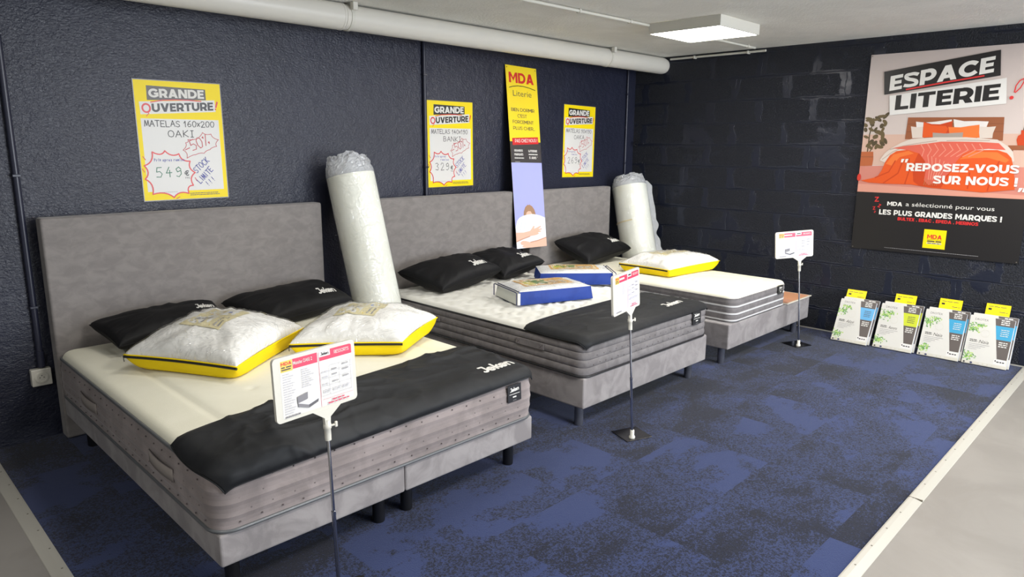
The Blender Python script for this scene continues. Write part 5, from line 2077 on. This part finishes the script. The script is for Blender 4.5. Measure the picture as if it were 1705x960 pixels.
# ------------------------------------------------------------------ bedding packs leaning on the block wall
def packs():
    data = [
        # front-bottom x, y of left edge, width, name, panel colour, card offset, position words
        (5.175, -2.315, 0.285, 'Alizé', (92, 164, 210), 0.09, 'leftmost pile', 'blue'),
        (5.205, -2.640, 0.290, 'Aurore', (190, 200, 40), 0.15, 'pile with the lime green panel', 'lime'),
        (5.225, -2.967, 0.283, 'Naïa', (52, 150, 190), 0.145, 'third pile', 'teal'),
        (5.240, -3.271, 0.287, 'Naïa', (52, 150, 190), 0.155, 'rightmost pile', 'teal'),
    ]
    grey = flat('pack_brown_grey', srgb(88, 80, 76), 0.4)
    white = flat('pack_white', srgb(204, 202, 195), 0.35)
    edge = flat('pack_edge', srgb(196, 198, 204), 0.4)
    stripc = flat('pack_strip', srgb(196, 192, 178), 0.4)
    g1, g2, g3 = flat('pack_leaf', srgb(120, 172, 84), 0.4), flat('pack_leaf_light', srgb(170, 200, 100), 0.4), flat('pack_leaf_dark', srgb(84, 136, 70), 0.4)
    th = 0.019
    gap = 0.0085
    where = ['leaning nearest to the farthest bed', '', 'beside the lime green pile', 'at the end by the carpet edge']
    for pi_, (fx, yl, W, nm, pc, co, pos, cname) in enumerate(data):
        pan = flat('pack_panel_%s' % cname, srgb(*pc), 0.4)
        H = 0.375
        lean = math.asin((LX - 0.008 - fx - 0.058) / 0.47)

        def frame(depth, lift, side):
            # local u along -y, v up the leaning face, h towards the room
            vd = Vector((math.sin(lean), 0, math.cos(lean)))
            nd = Vector((-math.cos(lean), 0, math.sin(lean)))
            ud = Vector((0, -1, 0))
            M = Matrix((ud, vd, nd)).transposed().to_4x4()
            zlow = 0.006 + th * math.sin(lean) * 0
            M.translation = Vector((fx, yl - side, 0.0062)) - nd * depth + vd * lift
            z = M.translation.z
            # rest the lowest back edge on the carpet
            low = z - nd.z * th
            M.translation += Vector((0, 0, 0.0062 - low))
            return M
        for k, (depth, lift, side) in enumerate(((0.0, 0.0, 0.0), (th + gap, 0.022, 0.012))):
            M = frame(0.0, 0.0, 0.0)
            M.translation += Vector((th + gap, 0, 0)) * (k / math.cos(lean)) + Vector((0, -side, 0))
            b = MB()
            hh = H + (0.014 if k else 0)
            b.rbox(0, W, 0, hh, -th, 0.0, edge, 0.003, 2)
            a = Art(b, lambda u, v, h: (u * W, v * hh, h))
            a.rect(0.004, 0.004, 0.996, 0.996, white)
            a.rect(0.0, 0.003, 0.998, 0.06, stripc)
            a.poly([(0.556, 0.994), (0.996, 0.994), (0.975, 0.185), (0.76, 0.185)], grey)
            a.poly([(0.592, 0.850), (0.992, 0.850), (0.985, 0.572), (0.664, 0.572)], pan)
            a.rect(0.705, 0.080, 0.960, 0.180, M_PAPER)
            a.rect(0.725, 0.13, 0.75, 0.16, M_BLK)
            a.greek(0.765, 0.118, 0.17, 0.022, M_BLK, 4, 1.0)
            rr = random.Random(pi_ * 5 + k)
            for (cu, cv, su, sv, nn) in ((0.13, 0.74, 0.13, 0.10, 46), (0.28, 0.81, 0.12, 0.04, 24), (0.10, 0.16, 0.10, 0.09, 34), (0.20, 0.18, 0.07, 0.05, 14)):
                for q in range(nn):
                    x, y = min(max(rr.gauss(cu, su * .55), 0.02), 0.45), min(rr.gauss(cv, sv * .55), 0.87)
                    if cv > .5 and y < 0.58:
                        continue
                    if y < 0.065:
                        continue
                    an = rr.uniform(0, math.pi)
                    l_, w_ = 0.03, 0.012
                    pts = [(x + (l_ * math.cos(t_) * math.cos(an) - w_ * math.sin(t_) * math.sin(an)), y + (l_ * math.cos(t_) * math.sin(an) + w_ * math.sin(t_) * math.cos(an)) * 0.8) for t_ in [i * math.pi / 3 for i in range(6)]]
                    a.poly(pts, (g1, g2, g3)[q % 3], 0.0008 + 0.00002 * q)
            a.l = 26
            a.ring(0.40, 0.655, 0.095, 0.075, 0.004, stripc)
            a.rect(0.0, 0.862, 0.5, 0.985, white, 0.00165)
            a.text('DROTEX', 0.118, 0.905, 0.30, 0.042, M_DGR, -0.008, h=0.00172)
            a.text(nm, 0.30, 0.447, 0.215, 0.066, M_DGR, -0.01, 0.25)
            a.greek(0.09, 0.492, 0.17, 0.014, M_DGR, 2, 1.0)
            a.greek(0.09, 0.462, 0.17, 0.014, M_DGR, 3, 1.0)
            for q in range(4):
                a.greek(0.09, 0.412 - 0.035 * q, 0.46 - 0.09 * q, 0.008, M_GREYT, 7 + q, 1.0)
            for q in range(3):
                a.greek(0.70, 0.955 - 0.038 * q, 0.19, 0.02, M_LOGO, 17 + q, 1.0)
            for q in range(4):
                a.greek(0.73, 0.77 - 0.04 * q, 0.18, 0.012, M_LOGO if cname == 'teal' else grey, 27 + q, 1.0)
            for q in range(3):
                a.greek(0.735, 0.51 - 0.04 * q, 0.19, 0.02, M_LOGO, 37 + q, 1.0)
            a.ell(0.06, 0.030, 0.022, 0.016, M_BLK, 10)
            a.ell(0.22, 0.030, 0.030, 0.018, M_NAVYT, 12)
            for q in range(3):
                a.rect(0.40 + 0.1 * q, 0.020, 0.47 + 0.1 * q, 0.045, white)
            o = b.build('bedding_pack')
            o.matrix_world = M
            if k == 0:
                lab = 'front white bedding pack with a %s panel, %s' % (cname, where[pi_]) if pi_ != 1 else 'front white bedding pack with a lime green panel, leaning on the block wall'
            else:
                lab = 'rear white bedding pack mostly hidden, %s' % ('behind the front pack nearest the farthest bed', 'behind the lime green front pack', 'behind the third teal pile front pack', 'behind the front pack at the carpet edge')[pi_]
            tag(o, lab, 'bedding pack', 'white bedding packs along the block wall')
        # yellow price card behind the pile
        M = frame(0.0, 0.0, 0.0)
        M.translation += Vector((2 * (th + gap) / math.cos(lean), 0, 0))
        Lc = 0.452 + 0.006 * pi_
        b = MB()
        b.rbox(co - 0.078, co + 0.078, 0.0, Lc, -0.0015, 0.0, M_YEL)
        a = Art(b, lambda u, v, h: (co - 0.078 + u * 0.156, Lc - 0.09 + v * 0.09, h))
        a.greek(0.10, 0.45, 0.14, 0.16, M_BLK, 3, 1.0)
        a.greek(0.10, 0.74, 0.75, 0.05, M_DGR, 5, 1.0)
        a.greek(0.58, 0.32, 0.33, 0.05, M_DGR, 6, 1.0)
        o = b.build('price_card')
        o.matrix_world = M
        tag(o, 'yellow price card standing up behind the %s' % ('pack pile nearest the farthest bed', 'pack pile with the lime green panel', 'third pile of white packs', 'pack pile at the carpet edge')[pi_], 'price card', 'yellow price cards behind the packs')


packs()
